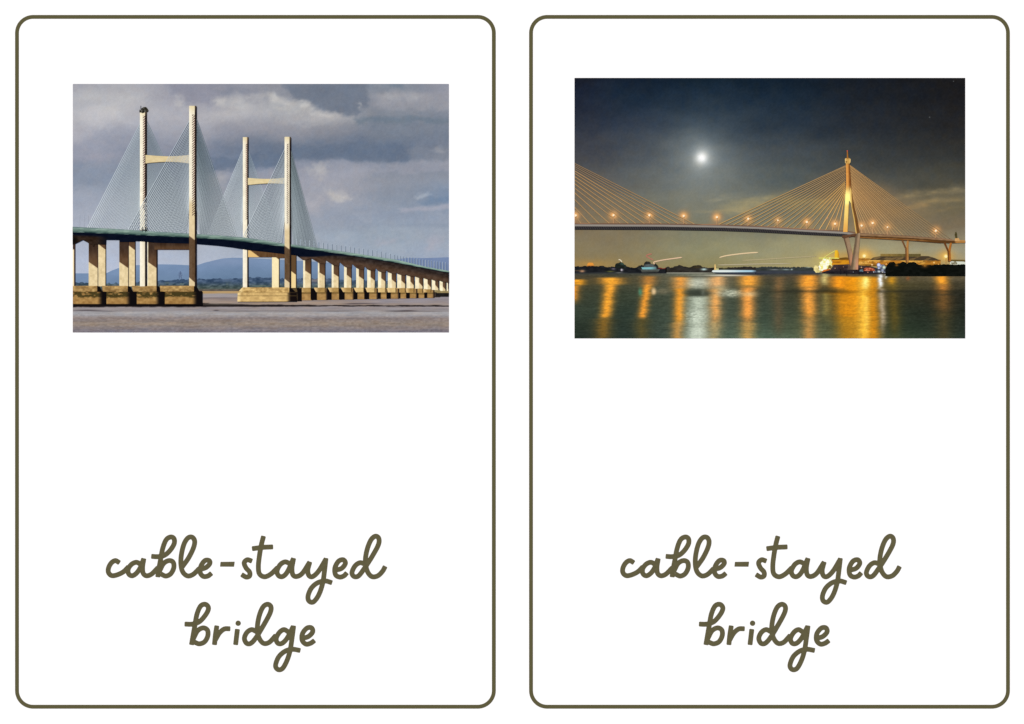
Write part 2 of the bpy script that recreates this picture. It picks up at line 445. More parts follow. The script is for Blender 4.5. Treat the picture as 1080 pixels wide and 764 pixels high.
    c = cl([(436,207),(442,205),(450,204),(455,206),(448,207),(440,210)], (172,182,194), .65, 1.8, 1.6, 16)
    c = cl([(440,212),(476,206),(476,214),(448,217)], (108,133,163), .6, 3, 2, 17)
    c = cl([(420,220),(448,218),(476,215),(476,220),(450,222),(424,223)], (168,170,184), .7, 2.2, 1.6, 18)
    c = cl([(76,172),(110,173),(140,176),(140,191),(110,193),(76,194)], (131,144,164), .55, 4, 3, 19)
    c = cl([(76,160),(104,160),(128,165),(112,170),(76,169)], (156,157,172), .5, 4, 3, 20)
    c = cl([(206,184),(236,184),(238,198),(212,200)], (170,168,168), .5, 6, 4, 21)
    c = cl([(86,122),(100,110),(112,116),(124,110),(120,126),(104,132),(90,134)], (192,192,196), .45, 6, 5, 22)
    c = cl([(110,134),(122,128),(126,132),(114,137)], (182,184,192), .5, 3, 3, 23)
    c = cl([(396,255),(418,250),(414,256),(400,258)], (172,172,184), .5, 4, 3, 24)
    c = cl([(448,262),(456,250),(466,252),(460,262),(452,266)], (176,173,184), .5, 5, 3, 25)
    c = cl([(384,236),(474,236),(474,239),(384,238)], (136,151,171), .5, 3, 2, 26)
    for i, (cx, cy, rx, ry, a) in enumerate(((322,110.6,4.5,3,.7),(290,104,8,4.5,.6),(300,108,6,3.5,.5),(188,107,5,6,.45),(198,114,8,5,.35),(233,107,6,3.6,.6),(250,109,14,6,.5),(334,119,9,3.4,.5),(348,121.4,12,2.6,.45),(96,100,12,6,.35),(116,116,12,6,.4),(412,103,10,5,.3),(436,103,9,5,.3),(379,111,2.5,1.6,.4),(338,181,6,4,.35),(361,207,7,4.5,.4),(346,202,5,3,.35),(462,159,7,3,.35))):
        wx2 = x + 3.2 * fbm(x, y, 6, 5, 4, 180 + i); wy2 = y + 2.6 * fbm(x, y, 6, 5, 4, 190 + i)
        c = mix(c, (196,195,192) if cy < 130 else (186,184,184), a * blob(wx2, wy2, cx, cy, rx, ry, 2.4))
    for cx, cy, rx, ry, a in ((226,109,2.6,2,.5),(262,106,4,2,.4),(272,108,3,2,.4),(281,105,2.4,2,.5),(297,112,6,1.2,.3)):
        c = mix(c, (142,146,158), a * blob(x + 2 * fbm(x, y, 5, 5, 3, 205), y + 1.6 * fbm(x, y, 5, 4, 3, 207), cx, cy, rx, ry))
    n = 4.4 * fbm(x + 4 * fbm(x, y, 9, 6, 3, 2), y + 3 * fbm(x, y, 9, 6, 3, 4), 20, 12, 5, 5, .6) + 2.6 * fbm(x, y, 1.5, 1.5, 2, 6)
    c = c + (1.4 * fbm(x, y, 5, 5, 2, 7))[:, None] * np.array([1, .1, -.9])
    c = (c - 146) * 1.04 + 146
    g = c.mean(1, keepdims=True); c = g + (c - g) * .86
    return c + n[:, None] * np.array([1, 1, .95])

sky_day = struct(obj('sky', area(rect(LX0, LY0, LX1, 312), day_sky, 1.0), 6), 'cloudy grey blue daytime sky behind the pale towers')

HILL = [(76.8,288.5),(108,288.5),(113,288),(118,285.5),(125,283),(132,280.5),(145,279.8),(170,279),(185,279.2),(200,280),(208,280),(215,277.5),(225,275),(235,272.8),(245,272),(262,272.2),(275,273),(300,274.5),(330,276),(350,277.5),(400,275),(417,273.7),(432,272),(445,272.5),(460,272),(473.5,271.5)]
def hill_col(x, y):
    top = interp(x, HILL); d = (y - top)
    c = mix(rgb(x, (120,144,176)), (106,131,160), smooth(2, 20, d))
    c = mix(c, (116,132,168), .6 * smooth(395, 430, x))
    c = mix(c, (134,150,178), .45 * blob(x, y, 240, 276, 26, 5))
    return c + (4 * fbm(x, y, 14, 6, 4, 71))[:, None]
struct(obj('hills', area(HILL + [(473.5, 307), (76.8, 307)], hill_col, .8), 7), 'long blue hills on the horizon behind the day bridge')

wood_top = []
xx = 76.8
rs = np.random.RandomState(5)
while xx < 473.5:
    b = interp(xx, [(76,298),(120,299),(166,296),(185,295.5),(196,295),(215,294.3),(250,294),(262,292.5),(300,294),(330,294),(400,296),(474,297)])
    wood_top.append((xx, b + rs.uniform(-.9, .9))); xx += rs.uniform(1.0, 2.4)
wood_top.append((473.5, 297))
def wood_col(x, y):
    c = mix(rgb(x, (66,86,112)), (74,88,84), smooth(296, 305, y))
    n = fbm(x, y, 4, 1.9, 4, 90)
    c = c + (24 * n)[:, None]
    c = mix(c, (120,134,118), .55 * smooth(.35, .8, fbm(x, y, 8, 2, 3, 95)) * smooth(296, 299, y))
    c = mix(c, (112,88,76), .6 * smooth(304, 306.4, y))
    c = mix(c, (168,140,120), .5 * blob(x, y, 334, 296, 9, 2.4))
    return c
wood = obj('woodland', area(wood_top + [(473.5, 307.6), (76.8, 307.6)], wood_col, .6), 8)
tag(wood, 'dark bluish belt of trees along the far shore of the mudflat', 'woodland', None, 'stuff')

def mud_col(x, y):
    c = interp3 = grid_colour(x, y, [76, 474], [307, 309, 310.5, 313.5, 315, 320, 324.5, 327, 330.5, 333, 336, 342, 346, 351], [[q, q] for q in
        [(196,164,112),(186,158,118),(166,160,164),(164,156,158),(148,136,136),(168,150,138),(158,150,154),(152,146,150),(172,170,174),(162,158,162),(142,131,131),(152,139,130),(140,131,133),(124,120,134)]])
    c = mix(c, (150,146,158), .7 * smooth(330, 420, x) * (1 - smooth(319, 322, y)))
    c = mix(c, (196,160,104), .5 * smooth(.2, .6, fbm(x, y, 30, 1.2, 2, 111)) * (1 - smooth(309, 311, y)))
    c = c * np.array([.965, .962, .94]) + (9 * fbm(x, y, 22, 1.1, 4, 101))[:, None] + (11 * fbm(x, y, 2.6, 1.0, 3, 103) * smooth(324, 336, y))[:, None]
    c = c + (3.5 * fbm(x, y, 9, 1.5, 3, 107))[:, None] * np.array([1.2, .4, -.6])
    # dark tide line and wet streaks in the mud
    t0 = interp(x, [(76,319.5),(210,319.8),(250,321.2),(300,321.6),(340,321.9),(474,322.2)]) + .35 * fbm(x, y * 0, 9, 9, 3, 120)
    t1 = interp(x, [(76,324.2),(200,324.0),(240,323.8),(300,323.7),(340,323.4),(474,323.5)]) + .25 * fbm(x, y * 0, 7, 9, 3, 122)
    c = mix(c, (22,18,20), .95 * smooth(-.4, .4, y - t0) * (1 - smooth(-.4, .4, y - t1)))
    c = mix(c, (120,112,100), .6 * blob(x, y, 232, 321.3, 26, .8) )
    for cx, cy, rx, ry, a in ((92,327.6,14,.55,.85),(112,328.4,12,.4,.5),(228,327.6,3,.6,.7),(248,328.3,26,.4,.45),(384,320.4,18,.5,.8),(372,320.6,8,.7,.5),(424,328.4,17,.6,.8),(430,327.9,8,.7,.6),(352,328.4,22,.4,.4),(300,328.4,24,.35,.5),(232,314.4,24,.5,.45),(450,328.6,22,.4,.4)):
        c = mix(c, (54,46,52), a * blob(x, y, cx, cy, rx, ry, 2.4))
    return c
struct(obj('water', area(rect(LX0, 307.3, LX1, LY1), mud_col, .7), 9), 'brown grey tidal water and mud below the day bridge')

# electricity pylon between the piers, far off
t = thing('electricity_pylon', 190.2, 295.5, 10, 'tiny grey electricity pylon on the far shore between bridge legs', 'pylon')
sh = Shape()
strip([(188.8,295.5),(190.0,286.3)], .42, (84,100,134), sh, 0); strip([(191.6,295.5),(190.3,286.3)], .42, (84,100,134), sh, 1)
obj('lattice_mast', sh, 10, None, t)
for k, (hw, yy) in enumerate(((1.9,288.2),(2.5,290.2),(1.7,292.2))):
    obj('crossarm', strip([(190.1-hw,yy),(190.1+hw,yy)], .4, (92,106,138)), 12, None, t)

# ---- the bridge itself
day = thing('cable_stayed_bridge', 275, 321, 11, 'pale concrete cable-stayed bridge with two H-shaped towers in daylight', 'bridge')

DECK_TOP = [(76.8,239.5),(120,241.6),(158,244.2),(200,246.7),(208,247.2),(230,248.5),(260,251),(280,254),(300,257.4),(308,258),(340,262.3),(384,268.9),(420,274.6),(450,281.8),(473.5,286)]
PAR_BOT = [(76.8,245.2),(150,248.4),(200,251),(230,252.6),(260,255.6),(300,260.6),(308,261),(340,265.3),(384,271.8),(420,277.6),(450,283.6),(473.5,287.8)]

def concrete_leg(xl, xm, xr, dots=None, lower=None, pinkish=True, ydeck=999, warm_from=None):
    def f(x, y):
        c = mix(rgb(x, (251,245,222)), (242,231,203), smooth(xl, xm, x))
        if warm_from: c = mix(c, (222,198,150), .8 * smooth(warm_from, warm_from + 14, y))
        if pinkish: c = mix(c, (214,184,164), .75 * smooth(xm - 1.6, xm - .2, x) * smooth(120, 126, y) * (1 - smooth(205, 216, y)))
        if dots:
            y0, y1, xd, per, wd = dots
            ph = ((y + (x - xd) * .9) / per) % 1.0
            on = (np.abs(ph - .5) < .24) * (np.abs(x - xd) < wd) * (y > y0) * (y < y1)
            c = mix(c, (84,60,58), .92 * on)
        c = mix(c, (34,26,24), smooth(xm - .25, xm + .25, x))
        c = mix(c, (60,48,42), .5 * smooth(xr - .8, xr, x))
        c = mix(c, (222,200,140), .5 * blob(x, y, (xl + xm) / 2, y.min(), 4, 5))
        if lower is not None: c = lower(x, y, c)
        return c + (7 * fbm(x, y, 2.4, 5, 3, int(xl)) + 4 * fbm(x, y, 1.1, 1.1, 2, 9))[:, None]
    return f

def leg(x0, xm, x1, top, bottom, colf, layer):
    return obj('pylon_leg', area(rect(x0, top, x1, bottom), colf, .4), layer, None, day)

# rear legs (pass behind the deck)
la = leg(147.7, 153.0, 155.1, 117.2, 302.2, concrete_leg(147.7, 153.0, 155.1, (122, 222, 152.0, 2.5, 1.1)), 22)
sh = Shape()
for k in range(13):          # zigzag access ladder
    yy = 213 + 2.15 * k
    strip([(152.9, yy + 1.9), (155.0, yy)], .65, (42,34,36), sh, 0)
    strip([(153.0, yy + 2.9), (155.1, yy + 1.0)], .5, (206,204,196), sh, 1)
obj('ladder', sh, 23.2, None, la)
sh = area([(147.0,118.6),(147.3,115.8),(149,116.2),(149.3,114.6),(151.5,113.2),(154.2,113.1),(155.6,114.6),(156.8,116.8),(156,118.4),(153.8,118.2),(151,119.8),(149,119.2)], lambda x, y: rgb(x, (58,56,48)) + (38 * fbm(x, y, 1.8, 1.5, 2, 3))[:, None], .35)
strip([(148.5,115.6),(148.6,111.6)], .45, (96,94,100), sh, 1)
obj('mast_head_gear', sh, 23.4, None, la)
sh = Shape()
for k, (a, b, w) in enumerate((((148,243.6),(156,242.6),.7),((149,241.6),(155.6,243.9),.6),((150.5,239.6),(150.8,245),.5),((153.6,239.4),(153.8,245.2),.7),((155.4,240.2),(155.2,244.6),.5))):
    strip([a, b], w, (40,44,44), sh, k)
obj('access_platform', sh, 37, None, la)
lb = leg(256.2, 260.8, 262.3, 144.9, 303.8, concrete_leg(256.2, 260.8, 262.3, (152, 232, 260.0, 2.0, .85)), 22)
sh = Shape()
for k in range(6): strip([(260.6, 242.6 + 1.9*k), (262.3, 241.2 + 1.9*k)], .55, (44,40,40), sh, 0)
obj('ladder', sh, 23.2, None, lb)

# front legs
def shade_low(xa, ya, xb, yb, ytop):
    def f(x, y, c):
        line = ya + (x - xa) * (yb - ya) / (xb - xa)
        sh_ = smooth(ytop - .8, ytop + .8, y - .75 * (x - xa)) * (1 - smooth(-.35, .35, y - line))
        return mix(c, (92,70,50), .95 * sh_ * (1 - smooth(xb - .1, xb + .5, x)))
    return f
leg(199.7, 205.6, 207.5, 112.0, 303.0, concrete_leg(199.7, 205.6, 207.5, (121, 228, 204.2, 2.5, 1.4), shade_low(199.7, 292.8, 205.6, 298.2, 249), True, 248, 205), 44)
leg(300.3, 305.5, 307.0, 144.7, 304.5, concrete_leg(300.3, 305.5, 307.0, (152, 236, 303.6, 2.0, .95), shade_low(300.3, 294.2, 305.5, 298.4, 259.5), False, 258, 232), 44)

# crossbeams
def beam_col(base, lowedge, seed):
    def f(x, y):
        c = rgb(x, base) + (7 * fbm(x, y, 3, 1.6, 3, seed))[:, None]
        return mix(c, (70,56,40), .8 * smooth(-.7, .2, y - interp(x, lowedge)))
    return f
lo = [(153.6,172.9),(160,172.1),(168,171.5),(177,171.2),(188,171.5),(196,172.2),(201,173)]
def b1(x, y):
    c = beam_col((222,203,156), lo, 31)(x, y); return mix(c, (246,226,180), .8 * smooth(184, 198, x))
obj('crossbeam', area([(153.6,163.7),(165,164.6),(177,165.2),(190,164.7),(201,163.6)] + lo[::-1], b1, .4), 30, None, day)
lo2 = [(261.5,195.7),(268,195.0),(276,194.3),(284,193.9),(292,194.0),(301,194.6)]
obj('crossbeam', area([(261.5,187.9),(272,188.7),(282,189),(292,188.6),(301,187.6)] + lo2[::-1], beam_col((226,208,160), lo2, 33), .4), 30, None, day)
obj('crossbeam', area(rect(163,255,201,263.6), lambda x, y: mix(rgb(x, (58,42,32)), (88,64,44), smooth(257, 262, y)) + (7 * fbm(x, y, 2, 6, 3, 35))[:, None], .5), 30, None, day)
def b4(x, y):
    c = rgb(x, (98,70,44)) + (7 * fbm(x, y, 2, 5, 3, 36))[:, None]
    return mix(c, (232,194,126), smooth(-.4, .4, (y - 263.6) - (x - 263.2) * .74))
obj('crossbeam', area([(261.8,263),(301,263),(301,272.2),(293.6,272.4),(291.5,271.4),(261.8,271.4)], b4, .4), 30, None, day)

# piers: (lit face from, front face from, right edge, top, bottom, diagonal y at front-left and right)
def pier_col(xa, xb, xc, dl, dr, edge=0.9, lit=(250,238,200), front=(230,209,162)):
    def f(x, y):
        c = mix(rgb(x, lit), front, smooth(xb - .3, xb + .3, x)) + (13 * fbm(x, y, 2.6, 3, 3, int(xa)))[:, None]
        line = dl + (x - xb) * (dr - dl) / (xc - xb)
        shd = mix(rgb(x, (98,72,50)), (64,48,38), smooth(dl, dl - 16, y)) + (6 * fbm(x, y, 2, 5, 3, int(xa) + 1))[:, None]
        a = (1 - smooth(-.3, .3, y - line)) * smooth(xb - .3, xb + .3, x)
        c = c * (1 - a[:, None]) + shd * a[:, None]
        return mix(c, (28,22,24), smooth(xc - edge - .2, xc - edge + .3, x))
    return f

def pier(x0, xb, x1, top, bot, colf, foot=None, footcol=None, layer=16, flayer=18):
    p = obj('pier', area(rect(x0, top, x1, bot), colf, .4), layer, None, day)
    for k, (pts, cf) in enumerate(foot or []):
        obj('footing', area(pts, cf, .45), flayer + k, None, p)
    return p

def band_col(base, seed, amp=16, right=None, left_bright=None):
    def f(x, y):
        c = rgb(x, base) + (amp * fbm(x, y, 3.4, 2.2, 4, seed))[:, None] * np.array([1, .95, .7])
        if left_bright: c = mix(c, (248,222,160), .75 * (1 - smooth(left_bright, left_bright + 3.5, x)))
        if right: c = mix(c, (20,14,14), smooth(right[0], right[1], x))
        return c
    return f
DARK = (16, 13, 15)

# near piers behind the left tower (two shafts each)
def near_foot(x0, flare, xr, bx0, bx1, blk, seed, left_dark=None):
    fade = (bx1 - 5.5, bx1 + .5)
    def body(x, y):
        c = band_col((166,128,74), seed, 20)(x, y)
        moss = smooth(307.6, 308.6, y) * (1 - smooth(312.6, 314.8, y + .8 * fbm(x, y, 3, 2, 3, seed + 9)))
        c = mix(c, (58,52,26), .9 * moss * smooth(-.8, .1, fbm(x, y, 4, 1.6, 4, seed + 3)))
        c = mix(c, (66,48,22), .8 * blob(x, y, x, 307.7, 5, .7))
        c = mix(c, (18,14,15), smooth(fade[0], fade[1], x))
        return mix(c, (20,15,16), smooth(320.4, 321.3, y))
    out = [([(bx0, 307.2), (bx1 + blk, 307.2), (bx1 + blk, 322.4), (bx0, 322.4)], lambda x, y: np.where((x < bx1)[:, None], body(x, y), rgb(x, DARK)))]
    def upper(x, y):
        c = band_col((176,142,88), seed + 1, 34)(x, y)
        return mix(c, (96,72,40), .6 * smooth(304.5, 307.8, y) * smooth(-.2, .5, fbm(x, y, 4, 2, 3, seed + 5)))
    out.append(([(flare, 301.7), (xr, 301.7), (xr, 307.8), (x0, 307.8)], upper))
    out.append(([(xr, 301.9), (xr + 2.6, 302.2), (xr + 5.6, 307.9), (xr, 307.9)], lambda x, y: rgb(x, DARK)))
    return out

p = pier(76.9, 70, 79.7, 257, 302.2, lambda x, y: mix(mix(rgb(x, (250,232,190)), (52,36,40), smooth(77.9, 78.5, x)), (66,48,38), 1 - smooth(262.5, 264, y)), None)
def two_shaft(xa, xb, xc, xd, d1, d2, top):
    f1 = pier_col(xa - 8, xa, xb + 1.1, d1, d1 + (xb - xa) * .78, 1.1); f2 = pier_col(xc - 8, xc, xd, d2, d2 + (xd - xc) * .78, .9)
    def f(x, y):
        a = (x < xc)[:, None]
        return np.where(a, np.where((x > xb)[:, None], rgb(x, (44,30,34)), f1(x, y)), f2(x, y))
    return f
pier(93.6, 0, 112.1, 256, 302.2, two_shaft(93.6, 103.1, 104.0, 112.1, 276.4, 257.8, 256), near_foot(76.9, 76.9, 102.6, 76.9, 108.2, 4.2, 201), None, 16, 16.6)
pier(125.9, 0, 143.2, 252.5, 302.2, two_shaft(125.9, 135.2, 136.1, 143.2, 276.4, 259.2, 252), near_foot(108.8, 107.6, 134.8, 112.4, 137.6, 6.8, 231), None, 16, 16.6)
pier(155.6, 0, 166.4, 254.5, 302.2, pier_col(148, 156.4, 166.4, 276.8, 283.8, 1.4), near_foot(140.6, 139, 165.2, 144.3, 168.4, 6, 261), None, 16, 16.6)
# footing under the front leg of the near tower
def f4(x, y):
    c = near_foot(168.9, 168.9, 204.8, 174.2, 208.2, 5.6, 291)[0][1](x, y); return c
ft = near_foot(169.4, 168.9, 204.8, 174.2, 208.0, 5.6, 291)
for pts, cf in ft: obj('footing', area(pts, cf, .45), 46 + ft.index((pts, cf)), None, day)

# slim shaft and footing of the far tower
pier(286.9, 0, 295.0, 271.6, 304.2, lambda x, y: mix(mix(rgb(x, (250,234,184)), (110,80,46), 1 - smooth(-.4, .4, (y - 271.6) - (x - 291.2) * .8)), (52,42,36), smooth(293.9, 294.4, x)) + (5 * fbm(x, y, 3, 4, 3, 77))[:, None], None)
def far_up(x, y):
    c = band_col((204,170,108), 303, 38, None, 254)(x, y); return mix(c, (108,78,32), .5 * smooth(.15, .6, fbm(x, y, 4, 1.6, 4, 305)) * smooth(306, 308, y))
obj('footing', area([(250.9,308.3),(303.5,308.3),(312.5,308.3),(313.2,318.2),(250.6,318.4)], lambda x, y: mix(band_col((208,174,112), 307, 22, (301.5, 307.5), 252)(x, y), (110,90,50), .5 * blob(x, y, x, 312.2, 5, .5) + .4 * blob(x, y, x, 308.6, 5, .5)), .45), 46, None, day)
obj('footing', area([(255.8,303.4),(305.2,303.4),(305.2,308.6),(250.7,308.6)], far_up, .45), 47, None, day)
obj('footing', area([(305.2,303.6),(307.6,304),(311.8,308.4),(305.2,308.4)], lambda x, y: rgb(x, DARK), .45), 47, None, day)

# approach piers marching off to the right
PX = [(307.0,307.2,312.9,262,304.5,286.0,290.0),(319.8,321.8,328.6,271,304.0,285.5,290.2),(335.3,336.9,343.4,276.6,303.9,287.6,291.6),(349.9,351.9,357.9,278.6,303.9,288.8,292.8),
      (362.9,365.7,371.1,280.8,303.9,290.0,294.2),(375.7,378.5,384.1,282.4,304.0,291.4,295.4),(387.3,390.9,395.8,284.0,304.0,292.6,296.6),(398.7,402.1,406.9,285.7,304.1,293.6,297.6),
      (409.1,413.1,418.0,287.0,304.2,294.8,299.0),(419.0,423.2,427.9,288.7,304.3,296.0,300.4),(428.8,432.8,437.1,290.2,304.5,297.0,302.0),(437.9,442.0,446.3,291.7,304.8,298.0,303.2),
      (446.9,451.0,455.0,293.3,305.6,299.4,304.0),(455.4,459.0,462.9,294.8,306.4,300.6,305.2),(463.7,467.0,470.4,296.0,307.2,302.4,306.4),(471.2,472.4,473.5,297.2,307.4,304.4,306.6)]
for i, (xa, xb, xc, top, bot, dl, dr) in enumerate(PX):
    w = xc - xa; fl = interp(i, [(0,0),(1,4.5),(3,4.2),(7,1.2),(15,.3)]); fh = 4.4 if i < 12 else 3
    yb = interp(i, [(0,317.2),(2,316.6),(7,315.4),(13,314.2),(15,312)])
    if i == 0:
        foot = [(rect(307.2, 303.9, 318.4, 318.0), lambda x, y: mix(rgb(x, DARK), (120,96,60), .7 * blob(x, y, 313.1, 314, .8, 5))),
                ([(307.4,303.8),(312.6,303.8),(313.8,308),(311.6,308)], (92,76,48))]
    elif i < 13:
        x_l = xa + interp(i, [(1,-1.6),(7,3),(13,4)]) ; x_r = xc + interp(i, [(1,2),(7,3.2),(13,3.4)])
        gapw = 7.5 - .35 * i
        def low(x, y, x_l=x_l, x_r=x_r, i=i):
            c = band_col((170,133,80), 400 + i, 18)(x, y)
            c = mix(c, (96,78,40), .75 * blob(x, y, x, bot + fh + .9, 5, .8))
            c = mix(c, (26,20,22), smooth(x_r - 2.6, x_r - .2, x))
            return mix(c, DARK, 1 - smooth(x_l - .3, x_l + .3, x))
        def up(x, y, xa=xa, xb=xb, xc=xc, i=i, fl=fl):
            c = band_col((172,138,80) if i not in (5, 6, 7, 8) else (214,184,122), 430 + i, 14)(x, y)
            c = mix(c, (236,204,146), .8 * (1 - smooth(xa - fl + 1, xb + .4, x)))
            return mix(c, (60,46,32), smooth(xc - 1.2, xc - .3, x))
        foot = [(rect(x_l - gapw, bot + .3, x_r, yb), low), ([(xa - fl, bot - .3), (xc, bot - .3), (xc, bot + fh), (xa - fl + min(2.5, fl), bot + fh)], up)]
        # dark gap beside each block and rounding shadow on its right, inked in
    else:
        foot = [(rect(xa - 3, bot - .2, min(xc + 1.5, LX1), bot + 3), flat((150,134,92), 12, 2, 450 + i)), (rect(xa - 4, bot + 2, min(xc + 3, LX1), yb), flat((30,28,28), 5, 2, 460 + i))]
        if i < 14: foot[1] = (rect(xa - 4, bot + 2, xc + 1.5, yb - .5), flat((64,54,44), 10, 2, 460 + i))
    foot = [([(min(px, LX1), py) for px, py in pts], cf) for pts, cf in foot]
    colf = pier_col(xa, xb, xc, dl, dr, .9 if i < 4 else .6) if i else (lambda x, y: mix(mix(rgb(x, (244,218,156)), (98,74,48), 1 - smooth(-.3, .3, y - (286 + (x - 307) * .78))), (44,34,34), smooth(311.8, 312.3, x)))
    pier(xa, xb, min(xc, LX1), top - 1.5, bot + .2, colf, foot, None, 16, 18 if i % 2 else 20)

# deck: girder with haunches, green parapet on top
GB = [(76.8,258.4),(79.2,257.6),(87.6,253.4),(92,255.6),(95,257.8),(97.6,257.8),(97.8,260),(99.6,260),(99.8,257.8),(112,258.2),(112.2,253.2),(126,253.3),(126.2,255.4),(142.6,255.4),(143.2,254.4),(147,254.6),(166,256.4),(200,257.2),(208,257.6),(230,259.4),(245,261.2),(256,263),(262,264.2),(280,266),(300,268.4),(312.6,269.4),(319.6,274.4),(321.6,274.6),(328.4,272.6)]
for k in range(2, 15):
    xa, xb, xc, top = PX[k][:4]; GB += [(xa, top + .2), (xb, top + 1.6), (xc, top + 1.9)]
    nxt = PX[k + 1]
    GB += [(xc + .3, interp(k, [(2,274.6),(3,276.6),(4,278.6),(5,281),(6,282.8),(7,285),(8,287.4),(9,289.6),(11,293),(14,298)]))]
GB += [(473.5, 299)]
def girder(x, y):
    t0 = interp(x, PAR_BOT); d = y - t0
    navy = rgb(x, (9,15,30)) + (3 * fbm(x, y, 4, 2, 3, 501))[:, None]
    brown = mix(rgb(x, (46,38,35)), (80,60,46), smooth(2, 9, d)) + (12 * fbm(x, y, 3.4, 2.4, 4, 503))[:, None]
    brown = mix(brown, (34,26,26), .9 * (1 - smooth(.2, 1.8, d)))
    nb = smooth(118, 100, x) * smooth(1.5, 5, d)
    k = smooth(308, 316, x) * smooth(interp(x, [(308,10),(330,7.2),(352,2.6),(372,.5),(480,.2)]) - 1, interp(x, [(308,10),(330,7.2),(352,2.6),(372,.5),(480,.2)]) + 1.2, d)
    c = navy * (1 - k[:, None]) + brown * k[:, None]
    nbc = rgb(x, (46,34,26)) + (9 * fbm(x, y, 4, 2, 3, 505))[:, None]
    c = c * (1 - nb[:, None]) + nbc * nb[:, None]
    return mix(c, (12,10,10), .9 * blob(x, y, 77.6, 254, 4.5, 4.2, 3))
deck_poly = [(a, b - .6) for a, b in PAR_BOT] + GB[::-1]
deck = obj('deck', area(deck_poly, girder, .45), 34, None, day)
def par_col(x, y):
    t0, t1 = interp(x, DECK_TOP), interp(x, PAR_BOT); u = (y - t0) / (t1 - t0)
    c = mix(rgb(x, (128,150,144)), (98,124,112), smooth(.15, .6, u))
    c = mix(c, (34,56,58), smooth(.62, .95, u)); c = mix(c, (70,98,98), .6 * (1 - smooth(.05, .2, u)))
    c = mix(c, (172,198,180), .45 * smooth(.1, .6, fbm(x, y, 12, 1.0, 3, 511)))
    c = mix(c, (158,192,172), .5 * smooth(320, 420, x) * (1 - smooth(.5, .9, u)))
    return c + (7 * fbm(x, y, 3, 1, 3, 513))[:, None]
obj('parapet', area(DECK_TOP + PAR_BOT[::-1], par_col, .4), 35.5, None, deck)
px = 312.5; k = 0
while px < 472.5:
    top = float(interp(px, DECK_TOP)); h = float(interp(px, [(312,6.5),(400,6.6),(420,5.2),(474,9)]))
    obj('windbreak_post', strip([(px, top + .3), (px, top - h)], .45, (168,184,198) if k % 3 else (182,197,208)), 33, None, deck)
    px += 4.7 if px < 415 else 3.0; k += 1
for px in (84.0, 88.6, 93.0):
    obj('lamp_post', strip([(px, interp(px, DECK_TOP) + .2), (px, interp(px, DECK_TOP) - 13)], .4, (178,186,200)), 13, None, deck)

# stay cables
def fan(xt, y_hi, y_lo, xd0, xd1, n, ca, cb, w, layer, rear=False):
    sh = Shape()
    for k in range(n):
        f = k / (n - 1)
        xd = xd0 + (xd1 - xd0) * (.82 * f + .18 * (1 - (1 - f) ** 3)); ya = y_hi + (y_lo - y_hi) * f ** .92; yd = float(interp(xd, DECK_TOP)) + .6
        p = [(xt + (xd - xt) * q, ya + (yd - ya) * q) for q in np.linspace(0, 1, 8)]
        # colour runs from the tower end to the deck end
        cc = lambda X, Y, ca=ca, cb=cb: mix(rgb(X, ca), cb, smooth(130, 246, Y))
        lite = lambda X, Y, cc=cc: cc(X, Y) + 16 * smooth(.1, 0, np.full(len(X), f))[:, None]
        if rear: strip(p, w * (1.15 if k < 6 else .9), lite, sh)
        elif k * 25 // n != (k - 1) * 25 // n: obj('stay_cable', strip(p, w * 1.08, lite), layer, None, day)
        else: strip(p, w * .8, cc, sh)
    if len(sh.v): obj('stay_cables', sh, layer, None, day)['kind'] = 'stuff'
LT, LB = (164,178,187), (196,207,212)
RT, RB = (104,121,130), (188,199,204)
fan(148.6, 129, 212, 92.0, 145, 36, LT, LB, .62, 14, True)
fan(154.6, 127, 212, 210, 159, 34, RT, RB, .6, 14, True)
fan(256.6, 157, 226, 219, 254, 32, LT, LB, .52, 14, True)
fan(262.0, 159, 226, 298, 265, 30, (98,116,132), RB, .48, 14, True)
fan(200.2, 127, 214, 135, 196, 38, LT, LB, .52, 32)
fan(207.2, 125, 214, 250, 211, 36, RT, (172,182,187), .54, 32)
fan(300.6, 157, 228, 256, 297, 34, LT, LB, .48, 32)
fan(306.6, 158, 228, 335, 310, 32, (100,116,120), (150,162,168), .5, 32)

# ================================================================== RIGHT PICTURE: bridge at night
NX0, NY0, NX1, NY1 = 605.9, 82.4, 1018.0, 357.1
LAMPS = [(606.6,227.5),(647.0,227.2),(684.8,227.3),(721.0,228.0),(756.0,229.3),(789.0,231.0),(820.3,232.6),(850.8,234.4),(880.5,236.3),(908.6,238.2),(920.2,235.5),(935.9,239.8),(986.8,243.6)]

